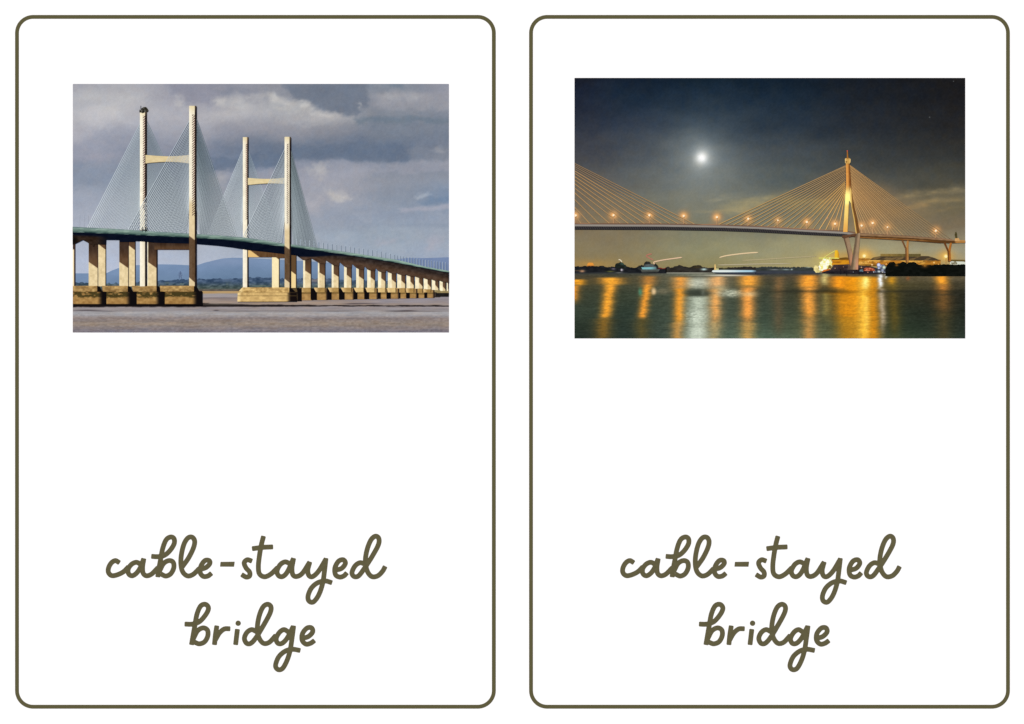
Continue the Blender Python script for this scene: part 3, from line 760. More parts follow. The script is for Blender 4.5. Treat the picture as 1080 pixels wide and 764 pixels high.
def night_sky(x, y):
    xs = [606, 660, 740, 830, 920, 1018]
    ys = [82, 100, 130, 160, 190, 215, 240, 262, 285]
    t = [
        [(25,29,40),(22,32,46),(20,34,46),(20,33,46),(24,28,34),(27,27,29)],
        [(30,36,50),(28,42,58),(30,45,60),(28,42,56),(28,33,40),(30,30,32)],
        [(44,50,62),(48,58,72),(56,69,80),(42,54,66),(38,43,49),(36,36,37)],
        [(64,66,72),(74,80,86),(92,101,104),(68,76,81),(56,60,61),(50,51,49)],
        [(82,84,84),(96,101,100),(112,118,114),(84,92,91),(80,82,76),(70,70,62)],
        [(104,102,92),(110,112,102),(120,122,109),(112,114,102),(118,110,90),(104,98,78)],
        [(120,114,94),(122,120,100),(126,126,106),(128,126,104),(132,120,94),(118,106,84)],
        [(134,130,100),(138,134,102),(142,140,108),(154,150,116),(160,154,120),(154,148,122)],
        [(144,128,80),(140,130,86),(142,134,92),(158,150,108),(176,160,104),(158,146,110)]]
    c = grid_colour(x + 6 * fbm(x, y, 40, 24, 3, 603), y + 5 * fbm(x, y, 40, 20, 3, 605), xs, ys, t)
    # moon halo in the thin cloud
    r = np.hypot(x - 740.2, (y - 166.6)) * (1 + .06 * fbm(x, y, 14, 14, 3, 611))
    c = mix(c, (142,152,152), .5 * np.exp(-(r / 31) ** 1.7)); c = mix(c, (206,211,206), .62 * np.exp(-(r / 11) ** 1.6)); c = mix(c, (248,250,244), .9 * np.exp(-(r / 6.4) ** 1.8)); c = mix(c, (255,255,252), np.exp(-(r / 3.8) ** 2))
    # wisps of lit cloud near the horizon
    def wisp(cx, cy, rx, ry, col, a, slope=0, sd=0):
        yy = y - slope * (x - cx) + 2.5 * fbm(x, y, 16, 7, 4, 620 + sd)
        m = blob(x + 6 * fbm(x, y, 18, 9, 3, 640 + sd), yy, cx, cy, rx, ry, 2.2)
        return mix(c, col, 1.35 * a * m * (.75 + .45 * fbm(x, y, 12, 4, 4, 660 + sd)))
    c = wisp(776, 219, 18, 7, (160,150,112), .8, -.12, 1); c = wisp(760, 209, 16, 2.6, (150,146,122), .6, -.15, 2)
    c = wisp(800, 214, 22, 5, (158,148,112), .65, -.15, 3); c = wisp(770, 222.5, 26, 1.8, (166,152,112), .6, 0, 4)
    c = wisp(852, 214, 34, 9, (158,142,96), .75, .02, 5); c = wisp(740, 208, 40, 4, (124,126,114), .4, 0, 6)
    c = wisp(975, 205, 46, 4, (140,126,94), .75, -.12, 7); c = wisp(990, 212, 34, 4.5, (140,124,90), .7, -.1, 8)
    c = wisp(958, 218, 26, 4, (148,126,88), .7, -.08, 9); c = wisp(988, 222, 30, 3, (132,116,84), .5, -.1, 10)
    c = wisp(956, 214, 14, 3, (102,98,84), .6, 0, 11); c = wisp(640, 190, 40, 10, (98,94,88), .3, .2, 12)
    # sodium light caught by the cable planes and the air near the tower
    c = mix(c, (160,116,70), .5 * blob(x, y, 908, 202, 15, 22) * smooth(896, 900, x) * smooth(176, 190, y - .62 * (x - 897)))
    c = mix(c, (164,120,74), .42 * blob(x, y, 922, 210, 20, 14))
    c = mix(c, (168,128,80), .42 * blob(x, y, 878, 204, 20, 14)); c = mix(c, (164,122,74), .45 * blob(x, y, 936, 226, 30, 14))
    c = mix(c, (132,112,84), .45 * smooth(0, 16, (y - 172) - .5 * (x - 606)) * (1 - smooth(640, 740, x)) * smooth(172, 190, y))
    for i, (lx, ly) in enumerate(LAMPS):
        k = 1.0 if i not in (6, 11) else .7
        c = mix(c, (204,138,78), .75 * k * blob(x, y, lx, ly, 5.6, 5.2)); c = mix(c, (255,196,124), .95 * k * blob(x, y, lx, ly, 3.4, 3.3))
        c = mix(c, (190,128,80), .35 * blob(x, y, lx, ly + 8, 9, 2.5))
    for lx, ly, rr in ((911.4,270.2,1.0),(997.6,270.6,.8)):
        c = mix(c, (236,170,70), .75 * blob(x, y, lx, ly, 10 * rr, 8 * rr)); c = mix(c, (255,226,130), .95 * blob(x, y, lx, ly, 3.6 * rr, 3.4 * rr))
    c = mix(c, (226,206,110), .6 * blob(x, y, 872, 274, 12, 9)); c = mix(c, (210,150,60), .45 * blob(x, y, 890, 271, 22, 6))
    c = mix(c, (196,140,60), .45 * blob(x, y, 622, 279, 18, 4)); c = mix(c, (176,146,84), .3 * blob(x, y, 640, 280, 60, 7)); c = mix(c, (196,176,110), .35 * blob(x, y, 846, 279, 26, 8)); c = mix(c, (200,160,80), .4 * blob(x, y, 960, 274, 40, 6))
    c = c + (1.6 * fbm(x, y, 6, 6, 2, 692))[:, None] * np.array([1, .2, -1])
    return c + (2.2 * fbm(x, y, 1.5, 1.5, 2, 690))[:, None] + (2.2 * fbm(x, y, 16, 9, 4, 691))[:, None]
struct(obj('sky', area(rect(NX0, NY0, NX1, 292), night_sky, .9), 6), 'dark blue night sky fading to olive above the river')

moon = obj('moon', disc(740.2, 166.6, 2.1, (255,255,255), (254,255,252), n=28), 7)
tag(moon, 'small bright white moon glowing in the dark sky', 'moon')
for (sx, sy, r, lab) in ((980.4,123.9,.95,'faint star in the dark right part of the night sky'),(1005.6,86.0,.7,'faint star in the top right corner of the night sky')):
    tag(obj('star', disc(sx, sy, r, (84,88,90), (48,50,52), n=12), 7), lab, 'star', 'stars in the night sky')

def night_water(x, y):
    rip = fbm(x, y, 9, .9, 4, 701); fine = fbm(x, y, 2.4, .8, 3, 703); wob = .7 * fbm(x, y, 30, 2.6, 3, 705)
    c = grid_colour(x, y, [606, 660, 740, 800, 860, 940, 1018], [287, 292, 300, 312, 330, 345, 358], [
        [(58,62,62),(60,62,60),(110,108,96),(52,56,66),(58,60,66),(40,38,34),(22,24,22)],
        [(72,64,50),(70,66,52),(104,104,90),(70,66,54),(78,66,52),(92,80,60),(92,80,62)],
        [(70,66,48),(66,66,52),(86,90,78),(62,64,52),(66,62,46),(78,70,46),(66,60,46)],
        [(56,60,48),(56,62,50),(72,78,66),(56,62,52),(62,60,44),(52,50,36),(38,38,32)],
        [(52,60,50),(46,56,48),(74,82,70),(58,68,58),(64,68,52),(40,46,36),(34,38,32)],
        [(42,50,42),(42,52,46),(80,90,78),(66,80,68),(78,82,60),(44,54,42),(38,44,38)],
        [(36,44,38),(38,50,46),(82,94,82),(78,98,84),(90,96,72),(56,66,50),(44,54,46)]])
    c = c + (4 * rip)[:, None] + (3.5 * fine)[:, None]
    xw = x + wob
    def col(xa, ya, xb, yb, w, col_, a, p=3.0, fade=4.0, var=.22):
        nonlocal c
        xc = xa + (xb - xa) * np.clip((y - ya) / (yb - ya), 0, 1)
        p = 1.3 + (p - 1.3) * .32; fade = fade * 1.9
        m = np.exp(-np.abs((xw - xc) / (w * .98)) ** p) * smooth(ya - 1.0, ya + 1.8, y) * (1 - smooth(yb - fade, yb + fade, y))
        c = mix(c, col_, np.clip(a * m * (1 + .5 * var * rip + .10 * fine), 0, 1))
    # reflections of the lamps, the moon and the docks
    col(609,294.6,609,300.6,8,(246,158,40),.95,4,1); col(606,301,605,318,5.5,(236,146,48),.9,2.5,3)
    col(645,292.6,645,300,13,(226,146,50),.85,3,1.2); col(644,293,644,301,8,(250,166,52),.9,3,1.5); col(644,300,638.4,336,6.3,(246,160,52),.98,3.4,2); col(637,336,634,372,8.5,(136,98,40),.85,2.6,16)
    col(685,291,684,301,8,(200,128,56),.85,3,2); col(683,300,677.2,336,4.9,(238,152,54),.95,3,1.6); col(677,336,676,366,8,(92,78,42),.8,2.5,10)
    c = mix(c, (70,142,120), .75 * blob(x, y, 675.3, 308.2, 2.0, 4)); c = mix(c, (240,198,150), .95 * blob(x, y, 689.6, 307.6, 2.6, 3.4, 3)); c = mix(c, (124,112,90), .6 * blob(x, y, 699, 307.6, 9, 3.4, 3))
    c = mix(c, (196,196,182), .8 * blob(x, y, 735, 298.5, 16, 6.5, 3)*(1+.2*rip))
    col(718,291.4,716.4,305,8.5,(230,150,66),.9,3,2); col(717.5,304,716,342,5.8,(240,152,48),.96,3,4); col(715,340,714,370,6.5,(196,140,72),.85,2.6,8)
    col(737,312,735.5,372,12.2,(182,187,172),.92,4,4,.3); c = mix(c, (210,214,202), .6 * blob(x, y, 736, 352, 9, 8) + .45 * blob(x, y, 733, 334, 9, 7) * (1 + fine))
    c = mix(c, (56,60,52), .92 * blob(xw, y, 736.5, 309, 14, 3.7, 3.4)); c = mix(c, (110,114,104), .5 * blob(x, y, 741.5, 309, 2, 4))
    col(757,291.4,756,305,9,(244,176,112),.9,3,3); col(755.5,304,754,342,6.4,(226,158,88),.92,2.8,6); col(754,340,753,372,7,(176,150,104),.75,2.6,8)
    c = mix(c, (182,182,164), .8 * blob(x, y, 771, 309.6, 15, 4.2, 3) * (1 + .35 * fine)); c = mix(c, (176,170,140), .5 * blob(x, y, 760, 304, 8, 3))
    col(790.5,290.6,790,303,10.5,(255,166,62),.97,3.4,2.4); col(789,303,788.6,340,7.4,(244,156,72),.97,3.2,6); col(788.6,340,788,374,8,(196,148,82),.85,3,8)
    c = mix(c, (214,190,150), .6 * blob(x, y, 791, 310.4, 8, 2.6))
    col(822,292,821,312,6,(134,98,62),.75,2.5,4); col(821,310,821,350,6,(98,80,58),.7,2.5,8)
    col(852.6,290.2,853,303.6,10.2,(255,160,54),.97,4,1.6); col(853,303,853.5,336,7.8,(244,158,66),.96,3.4,5); col(853.5,336,853,374,7,(184,134,74),.9,3,8)
    col(869.6,288.6,870,300,4.4,(206,190,128),.85,3,2); col(871,308,871,335,5,(138,122,70),.75,2.6,5)
    col(886,291.2,886,305,10.5,(252,150,34),.95,3,2); col(900,292,900,358,13,(238,146,22),.95,4,30); col(890,308,893,337,13,(214,134,26),.85,3,4); col(893,334,896,372,12,(176,122,32),.75,3,6)
    c = mix(c, (140,88,18), .62 * blob(x, y, 888, 308.2, 22, 2.4, 3))
    col(912,291.6,912,376,7.4,(255,190,62),.97,3,10); col(921,292,921,376,8,(216,136,26),.85,3,10); col(913,292.4,913,304,3.4,(255,236,140),.95,2.6,2); col(913.5,312,914,352,3.2,(255,206,92),.6,2.4,8)
    col(928,289.4,928.4,303.6,2.5,(236,236,244),.97,3,2); col(929.8,304,931,346,3.6,(190,168,146),.85,2.6,8); col(934,289,934,294,1.4,(220,220,216),.8,2.5,1)
    col(940.6,292,940,300,4.8,(208,144,34),.9,2.6,2); col(941,300,944,352,7,(112,88,34),.65,2.5,10)
    c = mix(c, (170,84,40), .5 * blob(x, y, 957.6, 293.8, 2, 2))
    col(993,290.8,993,300.6,6.9,(252,160,48),.97,3.6,1.6); col(993.6,300,994,310,7.6,(192,122,52),.85,3,1.4); col(994.6,311,995,330,9,(122,84,44),.8,2.6,5); col(995,330,996,372,9,(86,70,40),.6,2.5,10)
    c = mix(c, (34,34,28), .5 * blob(x, y, x, 307.6, 5, 1.8) * smooth(800, 830, x) * (1 - .8 * smooth(880, 886, x) * (1 - smooth(922, 928, x))))
    c = c * np.array([1.03, 1.06, 1.03]) * (1 + .06 * fbm(x, y, 2.0, .9, 2, 707) + .05 * fbm(x, y, 18, .8, 3, 709))[:, None]
    # pale wake lines on the far side
    c = mix(c, (196,194,178), .7 * blob(x, y, 722, 288.0 - .4, 40, .8)); c = mix(c, (230,224,204), .9 * blob(x, y, 768, 290.6, 24, .8, 3)); c = mix(c, (58,58,50), .7 * blob(x, y, 730, 292.2, 24, .6))
    c = mix(c, (28,34,54), .8 * blob(x, y, 786, 288.6, 26, 1.4, 4))
    return c
struct(obj('water', area(rect(NX0, 287.6, NX1, NY1), night_water, .65), 9), 'dark river streaked with amber and white light reflections')

# far banks
def ragged(top, bottom, step=1.3, amp=.7, seed=3):
    r = np.random.RandomState(seed); out = []; x = top[0][0]
    while x < top[-1][0]:
        out.append((x, float(interp(x, top)) + r.uniform(-amp, amp))); x += r.uniform(.5, 1.5) * step
    out.append(top[-1]); return out + [(top[-1][0], bottom), (top[0][0], bottom)]
def bank(base, amp, seed, lights=()):
    def f(x, y):
        c = rgb(x, base) + (amp * fbm(x, y, 4, 2, 4, seed))[:, None]
        for lx, ly, rx, ry, col_, a in lights: c = mix(c, col_, a * blob(x, y, lx, ly, rx, ry))
        return c
    return f
b1 = obj('tree_bank', area(ragged([(605.9,281.4),(614,281),(614.6,278.6),(615.4,281),(630,280.8),(637,281),(641,282),(648,281.5),(662,281.8),(670,282.6),(677,280),(700,283),(703,282)], 288.6, 1.4, .5, 11), bank((28,30,34), 7, 711, ((614,286.2,2.6,1.2,(210,160,120),.9),(609,285.6,4,.6,(140,110,70),.5),(643.5,286.6,4,.7,(110,116,60),.8),(647,283.8,2,.8,(150,140,160),.7),(655.4,284.9,1.6,1.2,(226,216,226),.95),(653,287.9,4,.6,(190,190,180),.6),(699,283,6,.8,(176,54,46),.8),(640,288.4,40,.8,(70,74,74),.7))), .5), 12)
tag(b1, 'dark wooded river bank with scattered lights at the left edge of the night picture', 'river bank', 'dark river banks', 'stuff')
b2 = obj('tree_bank', area(ragged([(702,283),(704,281.5),(708,282.5),(714,280.5),(717,279.6),(720,281),(728,282.2),(732,280.3),(738,279.9),(741,282),(750,282.8),(770,282.4),(785,281.6),(797,281.8)], 287.6, 1.3, .45, 12), bank((46,43,39), 8, 713, ((742.4,284.3,3,1.1,(206,236,232),.95),(735,282,5,1,(80,66,30),.5),(764,284,4,1,(120,120,60),.6))), .5), 12)
tag(b2, 'dark tree bank across the river behind the blurred white boat', 'river bank', 'dark river banks', 'stuff')
b3 = obj('tree_bank', area(ragged([(797,282),(812,281.6),(830,282),(845,281.8),(852,281.5),(860,283)], 288.6, 1.1, .5, 13), lambda x, y: mix(bank((52,58,56), 8, 715, ((817,284.6,5,.55,(150,156,160),.8),(829,284.6,4,.55,(170,190,190),.8),(835,284.4,1,.7,(200,220,220),.8),(853,281.6,3.5,.9,(220,230,190),.85)))(x, y), (60,64,76), .75 * smooth(285, 286.6, y)), .5), 12)
tag(b3, 'low grey green tree bank between the boat and the floodlit dock', 'river bank', 'dark river banks', 'stuff')

def lobed(parts, seed=1, amp=.5):
    def sdf(X, Y):
        d = np.full(X.shape, 1e9)
        for cx, cy, rx, ry in parts: d = np.minimum(d, (np.hypot((X - cx) / rx, (Y - cy) / ry) - 1) * min(rx, ry))
        return d + amp * fbm(X.ravel(), Y.ravel(), 1.6, 1.6, 3, seed).reshape(X.shape)
    return sdf
t = thing('tree', 653.8, 287, 14, 'dark rounded tree with white lights on the left river bank', 'tree')
obj('crown', fill(lobed([(651.5,280.6,3,2.6),(654.6,279.4,3.2,2.8),(657.6,281.4,3,2.4)], 5), (646,274,664,287), .4, bank((34,40,36), 10, 721, ((656.6,278.4,2.4,1.4,(72,110,96),.6),(660.4,279.4,.9,.9,(150,150,120),.7)))), 14, None, t)
obj('trunk', strip([(654,282.6),(654,287)], 1.2, (26,26,26)), 13.6, None, t)
t = thing('tree', 683, 286.4, 14, 'dark dome-shaped tree standing behind the blurred ferry', 'tree')
obj('crown', fill(lobed([(682.8,279.4,3.8,3.6),(676,282.4,3.4,2.6),(691.6,281.2,2.6,2.8)], 6), (670,273,698,288), .4, bank((42,44,42), 10, 723)), 14, None, t)
obj('trunk', strip([(683,282),(683,286.4)], 1.2, (28,28,28)), 13.6, None, t)
lit = thing('lit_rooftop', 622.6, 281.6, 11, 'small amber lit rooftop above the trees at far left', 'building')
obj('wall', area([(619,281.6),(619.4,278.6),(621,277.2),(625,277.3),(626.2,279),(626.2,281.6)], lambda x, y: mix(rgb(x, (226,150,62)), (168,108,48), smooth(279.4, 281, y)), .4), 11, None, lit)

# boats
ferry = thing('ferry', 685, 287.6, 16, 'pale grey ferry with a cyan light band near the left bank', 'ferry')
obj('hull', area([(675.4,284.2),(696,284.2),(694,287.4),(677,287.6)], lambda x, y: mix(rgb(x, (84,90,86)), (62,64,60), smooth(285.4, 287, y)) + (8 * fbm(x, y, 3, 1, 3, 731))[:, None], .4), 16, None, ferry)
obj('cabin', area([(679,282.4),(680,279.2),(688,278.6),(690,280),(692.4,282.4)], lambda x, y: rgb(x, (80,88,88)) + (12 * fbm(x, y, 2, 2, 3, 733))[:, None], .4), 16, None, ferry)
obj('light_band', area([(676.4,282.2),(692,281.8),(692.4,284.3),(677.4,284.3)], lambda x, y: mix(rgb(x, (126,184,188)), (92,116,116), smooth(686, 693, x)), .4), 17, None, ferry)
boat = thing('boat', 774, 289, 16, 'white lit boat streaking across the river in the middle', 'boat')
obj('hull', area([(752,287.2),(797.6,287.2),(796,289.4),(768,289.2),(755,288.6)], lambda x, y: mix(rgb(x, (40,46,62)), (72,76,80), smooth(288.2, 289.2, y)), .4), 16, None, boat)
obj('light_band', area([(750.6,286.4),(752,285.2),(760,284.7),(797,285.1),(797.6,286.4),(796.6,287.3),(760,287.7),(752,287.4)], lambda x, y: mix(mix(mix(rgb(x, (232,242,236)), (166,206,224), smooth(764, 792, x)), (88,104,116), smooth(792, 797.6, x)), (112,124,128), .75 * smooth(.55, 1.4, np.abs(y - 286.2))), .4), 17.5, None, boat)
obj('mast', area([(753.2,284.6),(753.6,279),(754.6,279),(755.4,284.6)], (224,190,120), .35), 17, None, boat)
obj('cabin', area([(753,285),(753.2,283.2),(758,283.4),(758.2,285)], (196,196,140), .35), 16.6, None, boat)

# streaks of light drawn by things that moved while the picture was taken
def streak(pts, w, col_, label, dim=None):
    p = catmull(pts, 8); n = len(p); ww = w * np.clip(np.minimum(np.arange(n) + 1, n - np.arange(n)) / 3.0, .45, 1)
    tag(obj('light_streak', strip(p, ww, col_), 13), label, 'light streak', 'light streaks over the river')
streak([(690.6,279),(689.4,277.2),(691.6,276),(700,274.3),(712,272.6),(719.4,271.6)], 1.15, (224,190,156), 'pale pink light streak rising to the right above the ferry')
streak([(687.6,268),(684,268.6),(681.8,270.2),(684.2,272),(689.2,274.6)], 1.4, (172,118,98), 'hooked reddish light streak above the dome-shaped tree')
streak([(758.6,271.8),(766,269.9),(778,268.2),(790,267),(799.6,266.4)], 1.25, (226,200,158), 'bright cream light streak rising to the right at mid river')
streak([(783,274.9),(802,274),(830,272.2),(861,270.4)], 1.0, (176,164,126), 'long faint light streak ending left of the floodlit dock')
streak([(757,279.7),(775,279.3),(800,278.6),(834,278.2)], 1.1, (178,168,138), 'long faint level light streak just above the white boat')
streak([(652.4,273.8),(654.4,274.6),(656,276.6)], 1.0, (228,216,186), 'tiny white light streak above the rounded tree at left')
streak([(870.6,231.6),(873.2,229.4)], 1.3, (216,150,122), 'short pink light streak among the cables left of the tower')

# warehouse, dock and bushes on the right bank
wh = thing('warehouse', 955, 280, 12, 'long low warehouse with a dark roof and amber lit walls', 'warehouse')
obj('wall', area([(904.6,272.6),(992,274),(992,281),(904.6,281)], lambda x, y: mix(mix(rgb(x, (186,124,42)), (236,184,88), .8 * smooth(.0, .6, fbm(x, y, 9, 1.6, 3, 751))), (110,74,30), .6 * smooth(.1, .6, fbm(x, y, 5, 1.6, 3, 752))) * (1 - .35 * smooth(278, 280.6, y))[:, None], .5), 12, None, wh)
obj('roof', area([(917,274.4),(921,271.6),(930,270.2),(979,270.3),(986,272.4),(991.5,275),(940,274.9)], lambda x, y: mix(rgb(x, (72,60,44)), (118,96,60), smooth(0, .6, fbm(x + 2 * y, y, 5, 3, 3, 753))), .45), 13, None, wh)
obj('roof_block', area([(928.6,268),(971,268),(971,271),(928.6,270.6)], lambda x, y: mix(rgb(x, (136,112,58)), (100,88,50), smooth(935, 960, x)) + (7 * fbm(x, y, 2, 4, 3, 755))[:, None], .45), 14, None, wh)
for k, (lx, ly, lr, lc) in enumerate(((908.4,277.6,.9,(255,206,120)),(915.6,276.4,.8,(255,214,130)),(919.6,279.4,1.0,(255,236,190)),(934.6,278.8,1.0,(255,190,110)),(985,277.2,1.1,(255,222,140)),(989.6,279.0,.8,(255,200,110)),(924,277.4,.7,(250,190,90)))):
    obj('wall_light', disc(lx, ly, lr, lc, (214,150,66), n=12), 15.5, None, wh)
sd_ = thing('dock_shed', 886, 280, 12, 'amber lit dock shed left of the tower base', 'shed')
obj('wall', area([(877.4,273.4),(896,273.2),(896,280),(877.4,280)], lambda x, y: mix(rgb(x, (214,146,32)), (156,98,26), smooth(.0, .7, fbm(x, y, 9, 1.3, 3, 757))), .45), 12, None, sd_)
obj('roof', area([(877,274.6),(877.6,273),(892,271.6),(896,272),(896,274)], (112,80,30), .45), 13, None, sd_)
cr = thing('crane', 882.4, 273.4, 14, 'bright yellow dock crane above the amber shed', 'crane')
obj('tower', area([(880,273.2),(880.4,264.4),(883,264),(884.6,266.6),(885.4,273.2)], lambda x, y: mix(rgb(x, (236,186,44)), (196,140,40), smooth(882.4, 884.6, x)), .35), 14, None, cr)
obj('jib', strip([(880.6,264.8),(875,268),(869.4,271.6),(867,274.6)], .7, (226,224,120)), 15, None, cr)
obj('boom', strip([(863.6,272.5),(872,272.4),(884.6,272.6)], .9, (230,228,112)), 15.4, None, cr)
fl = thing('floodlit_ship', 870, 287, 14, 'overexposed yellow white floodlit ship at the dock edge', 'ship')
obj('superstructure', fill(lobed([(870.6,278.6,5.6,5.4),(868,281,4.6,5.4),(874.4,278.4,2.8,5.4),(866.6,283.6,3,2.8)], 9, .7), (860,268,882,290), .4,
    lambda x, y: mix(mix(rgb(x, (254,254,232)), (240,232,130), smooth(.0, .7, fbm(x, y, 3, 3, 3, 761))), (196,230,150), .6 * smooth(.3, .8, fbm(x, y, 2.4, 2.4, 2, 763)) * smooth(872, 876, x))), 16, None, fl)
obj('stern', fill(lobed([(860.6,283.4,2.4,4.0),(862.6,285.6,3,2.0)], 10, .5), (855,276,868,290), .4, lambda x, y: rgb(x, (226,210,140)) + (22 * fbm(x, y, 2, 2, 2, 765))[:, None]), 15.6, None, fl)
obj('deck_hatch', area([(866,287.2),(869,284.6),(874,283.8),(877,284.4),(877.4,286),(872,287.4)], flat((212,120,46), 20, 2, 767), .4), 17, None, fl)
obj('funnel', area([(873.2,282.8),(873.8,280.2),(875.6,279.6),(876.6,281),(876.6,283.6)], (124,96,40), .4), 17.6, None, fl)
bg = thing('barge', 905, 288.6, 18, 'dark moored barge stretching in front of the tower base', 'barge')
obj('hull', area([(866,287.6),(876,284.6),(879,279.4),(894,279),(905,280),(917,281),(926,283),(935,284),(935,288.6),(900,289),(872,288.8)], lambda x, y: mix(rgb(x, (58,46,46)), (34,30,36), smooth(283, 287.4, y)) + (12 * fbm(x, y, 3, 2, 4, 771))[:, None], .45), 18, None, bg)
for lx, ly, lr, lc in ((880.6,283.2,.8,(196,150,110)),(889.4,281.6,.7,(160,120,100)),(908.4,282.2,.9,(236,196,150)),(921.4,287.0,.9,(210,220,236)),(915.2,287.4,.8,(220,150,110)),(899.8,287.2,.6,(130,150,170)),(930.6,287.2,.9,(228,236,226))):
    obj('deck_light', disc(lx, ly, lr, lc, (90,74,66), n=12), 21, None, bg)
for (mx, my) in ((886.4,286.4),(893,288),(906,286.5)):
    obj('mooring_post', strip([(mx, my - 2.4), (mx, my + 3)], .8, (24,24,30)), 22, None, bg)
hut = obj('dock_hut', area([(910.6,286),(911.2,283.4),(913.4,282.4),(920,282.8),(922.4,284.4),(922.6,286)], flat((168,86,58), 56, 1.4, 773), .4), 20)
tag(hut, 'small red orange hut on the barge right of the tower', 'hut')
lr = obj('launch', area([(906.2,286.8),(906.6,284.6),(909.6,284.2),(910.6,287)], flat((86,108,118), 30, 1.2, 775), .4), 20); tag(lr, 'small pale blue launch beside the tower foot', 'boat')
dk = thing('dock_office', 928, 288, 19, 'white and blue lit dock office beside the dark bushes', 'building')
obj('wall', area([(922.6,287.6),(923.2,284),(925,283),(926,279),(932,279.4),(934.6,282),(935,287.6)], lambda x, y: rgb(x, (100,106,120)) + (80 * fbm(x, y, 2.2, 1.8, 3, 777))[:, None] * np.array([.9, .95, 1.1]), .4), 20, None, dk)
obj('floodlight', disc(926.6, 279.6, 1.9, (246,250,255), (150,164,214), n=16), 22, None, dk)
obj('lit_window', disc(932.2, 282.2, 1.8, (236,246,226), (140,158,140), n=14), 22, None, dk)
obj('lit_window', disc(926.8, 283.0, 1.2, (210,222,244), (128,140,176), n=14), 22, None, dk)
obj('lit_window', disc(927.0, 286.6, 1.6, (230,240,240), (120,134,140), n=14, sy=.7), 22, None, dk)
rb = thing('depot', 1010, 280, 12, 'low white lit depot at the right edge behind bushes', 'building')
obj('wall', area([(1002,275.6),(1018,275.8),(1018,280),(1002,279)], lambda x, y: mix(rgb(x, (214,220,204)), (92,80,50), smooth(.1, .5, fbm(x, y, 3, 2, 3, 781)) * .7), .4), 12, None, rb)
obj('roof', area([(1000.6,275.8),(1003,274),(1018,274.2),(1018,276.1)], (104,86,46), .4), 13, None, rb)
bush = obj('bushes', area(ragged([(933.6,284),(935,280.6),(938,277),(942,276),(945,278.6),(948,277.8),(953,275.8),(957,278),(960,276.6),(964,276.2),(968,279),(975,280.4),(990,279),(1005,279.4),(1018,279)], 291.4, .9, .45, 21), bank((15,17,14), 5, 785, ((945.6,280.0,1.6,1,(150,96,30),.8),(975.4,280.2,1.2,.9,(255,190,90),.95),(975.4,280.8,3.4,2,(150,90,30),.5))), .45), 24)
tag(bush, 'nearly black bushes along the right river bank under the warehouse', 'bushes', None, 'stuff')
for lx, ly, ty, lab in ((911.4,270.2,280,'tall amber floodlight right of the tower legs'),(997.6,270.6,280,'amber floodlight beside the far right pier')):
    t = thing('floodlight', lx, ty, 13, lab, 'floodlight', 'amber floodlights on the dock')
    obj('mast', strip([(lx, ty), (lx, ly)], .5, (170,120,50)), 14.6, None, t)
    obj('lamp_head', disc(lx, ly, 1.9, (255,250,206), (255,226,130), n=18), 15, None, t)

# ---- night bridge
nb = thing('cable_stayed_bridge', 899, 287, 26, 'amber lit cable-stayed bridge with one slender tower at night', 'bridge')
NT = [(605.9,236),(700,236.4),(760,237.4),(800,238.9),(850,242),(890,243.9),(900,245.2),(908,246.6),(920,247.2),(960,249.4),(1000,252.6),(1018,253.8)]
NM = [(605.9,239),(700,239.4),(760,240.4),(800,241.8),(850,244.8),(890,247),(900,248.2),(908,249.2),(920,249.8),(960,251.6),(1000,254.4),(1018,255)]
NBm = [(605.9,242.3),(700,242.7),(760,243.7),(800,245.2),(850,247.8),(890,249.6),(900,250),(908,251.4),(920,252),(960,254.3),(990,256.6),(1006,256.7),(1012,256.4),(1018,256.4)]
def ndeck(x, y):
    t0, t1 = interp(x, NT), interp(x, NM)
    u = (y - t0) / (t1 - t0)
    c = mix(rgb(x, (112,84,66)), (134,129,122), smooth(.14, .45, u)); c = mix(c, (166,158,146), .5 * blob(u, u * 0, .6, 0, .3, 1))
    low = mix(rgb(x, (38,36,40)), (78,74,70), .7 * (np.abs(((x + .4 * y) / 1.9) % 1 - .5) < .2))
    k = smooth(.92, 1.06, u); c = c * (1 - k[:, None]) + low * k[:, None]
    am = mix(rgb(x, (146,116,84)), (98,66,36), smooth(.5, 1.1, u)); am = mix(am, (178,118,52), .5 * smooth(1.05, 1.4, u) * (1 - smooth(1.7, 2, u)))
    am = mix(am, (60,40,26), .8 * smooth(.9, 1.1, u) * (1 - smooth(1.25, 1.5, u)))
    am = am + (12 * fbm(x, y, 4, 1.2, 3, 801))[:, None]
    am = mix(am, (84,54,26), .8 * smooth(970, 990, x) * smooth(.9, 1.2, u) * (1 - smooth(1006, 1008, x)))
    am = mix(am, (206,146,74), .7 * smooth(1006, 1009, x))
    k = smooth(895, 906, x); return c * (1 - k[:, None]) + am * k[:, None]
nd = obj('deck', area(NT + NBm[::-1], ndeck, .4), 30, None, nb)
sh = strip([(x, float(interp(x, NT)) - .15) for x in np.linspace(606, 1004, 60)], .55, lambda X, Y: mix(rgb(X, (116,88,70)), (168,126,94), smooth(.0, .6, fbm(X, Y, 22, 22, 2, 803))))
obj('railing', sh, 31, None, nd)

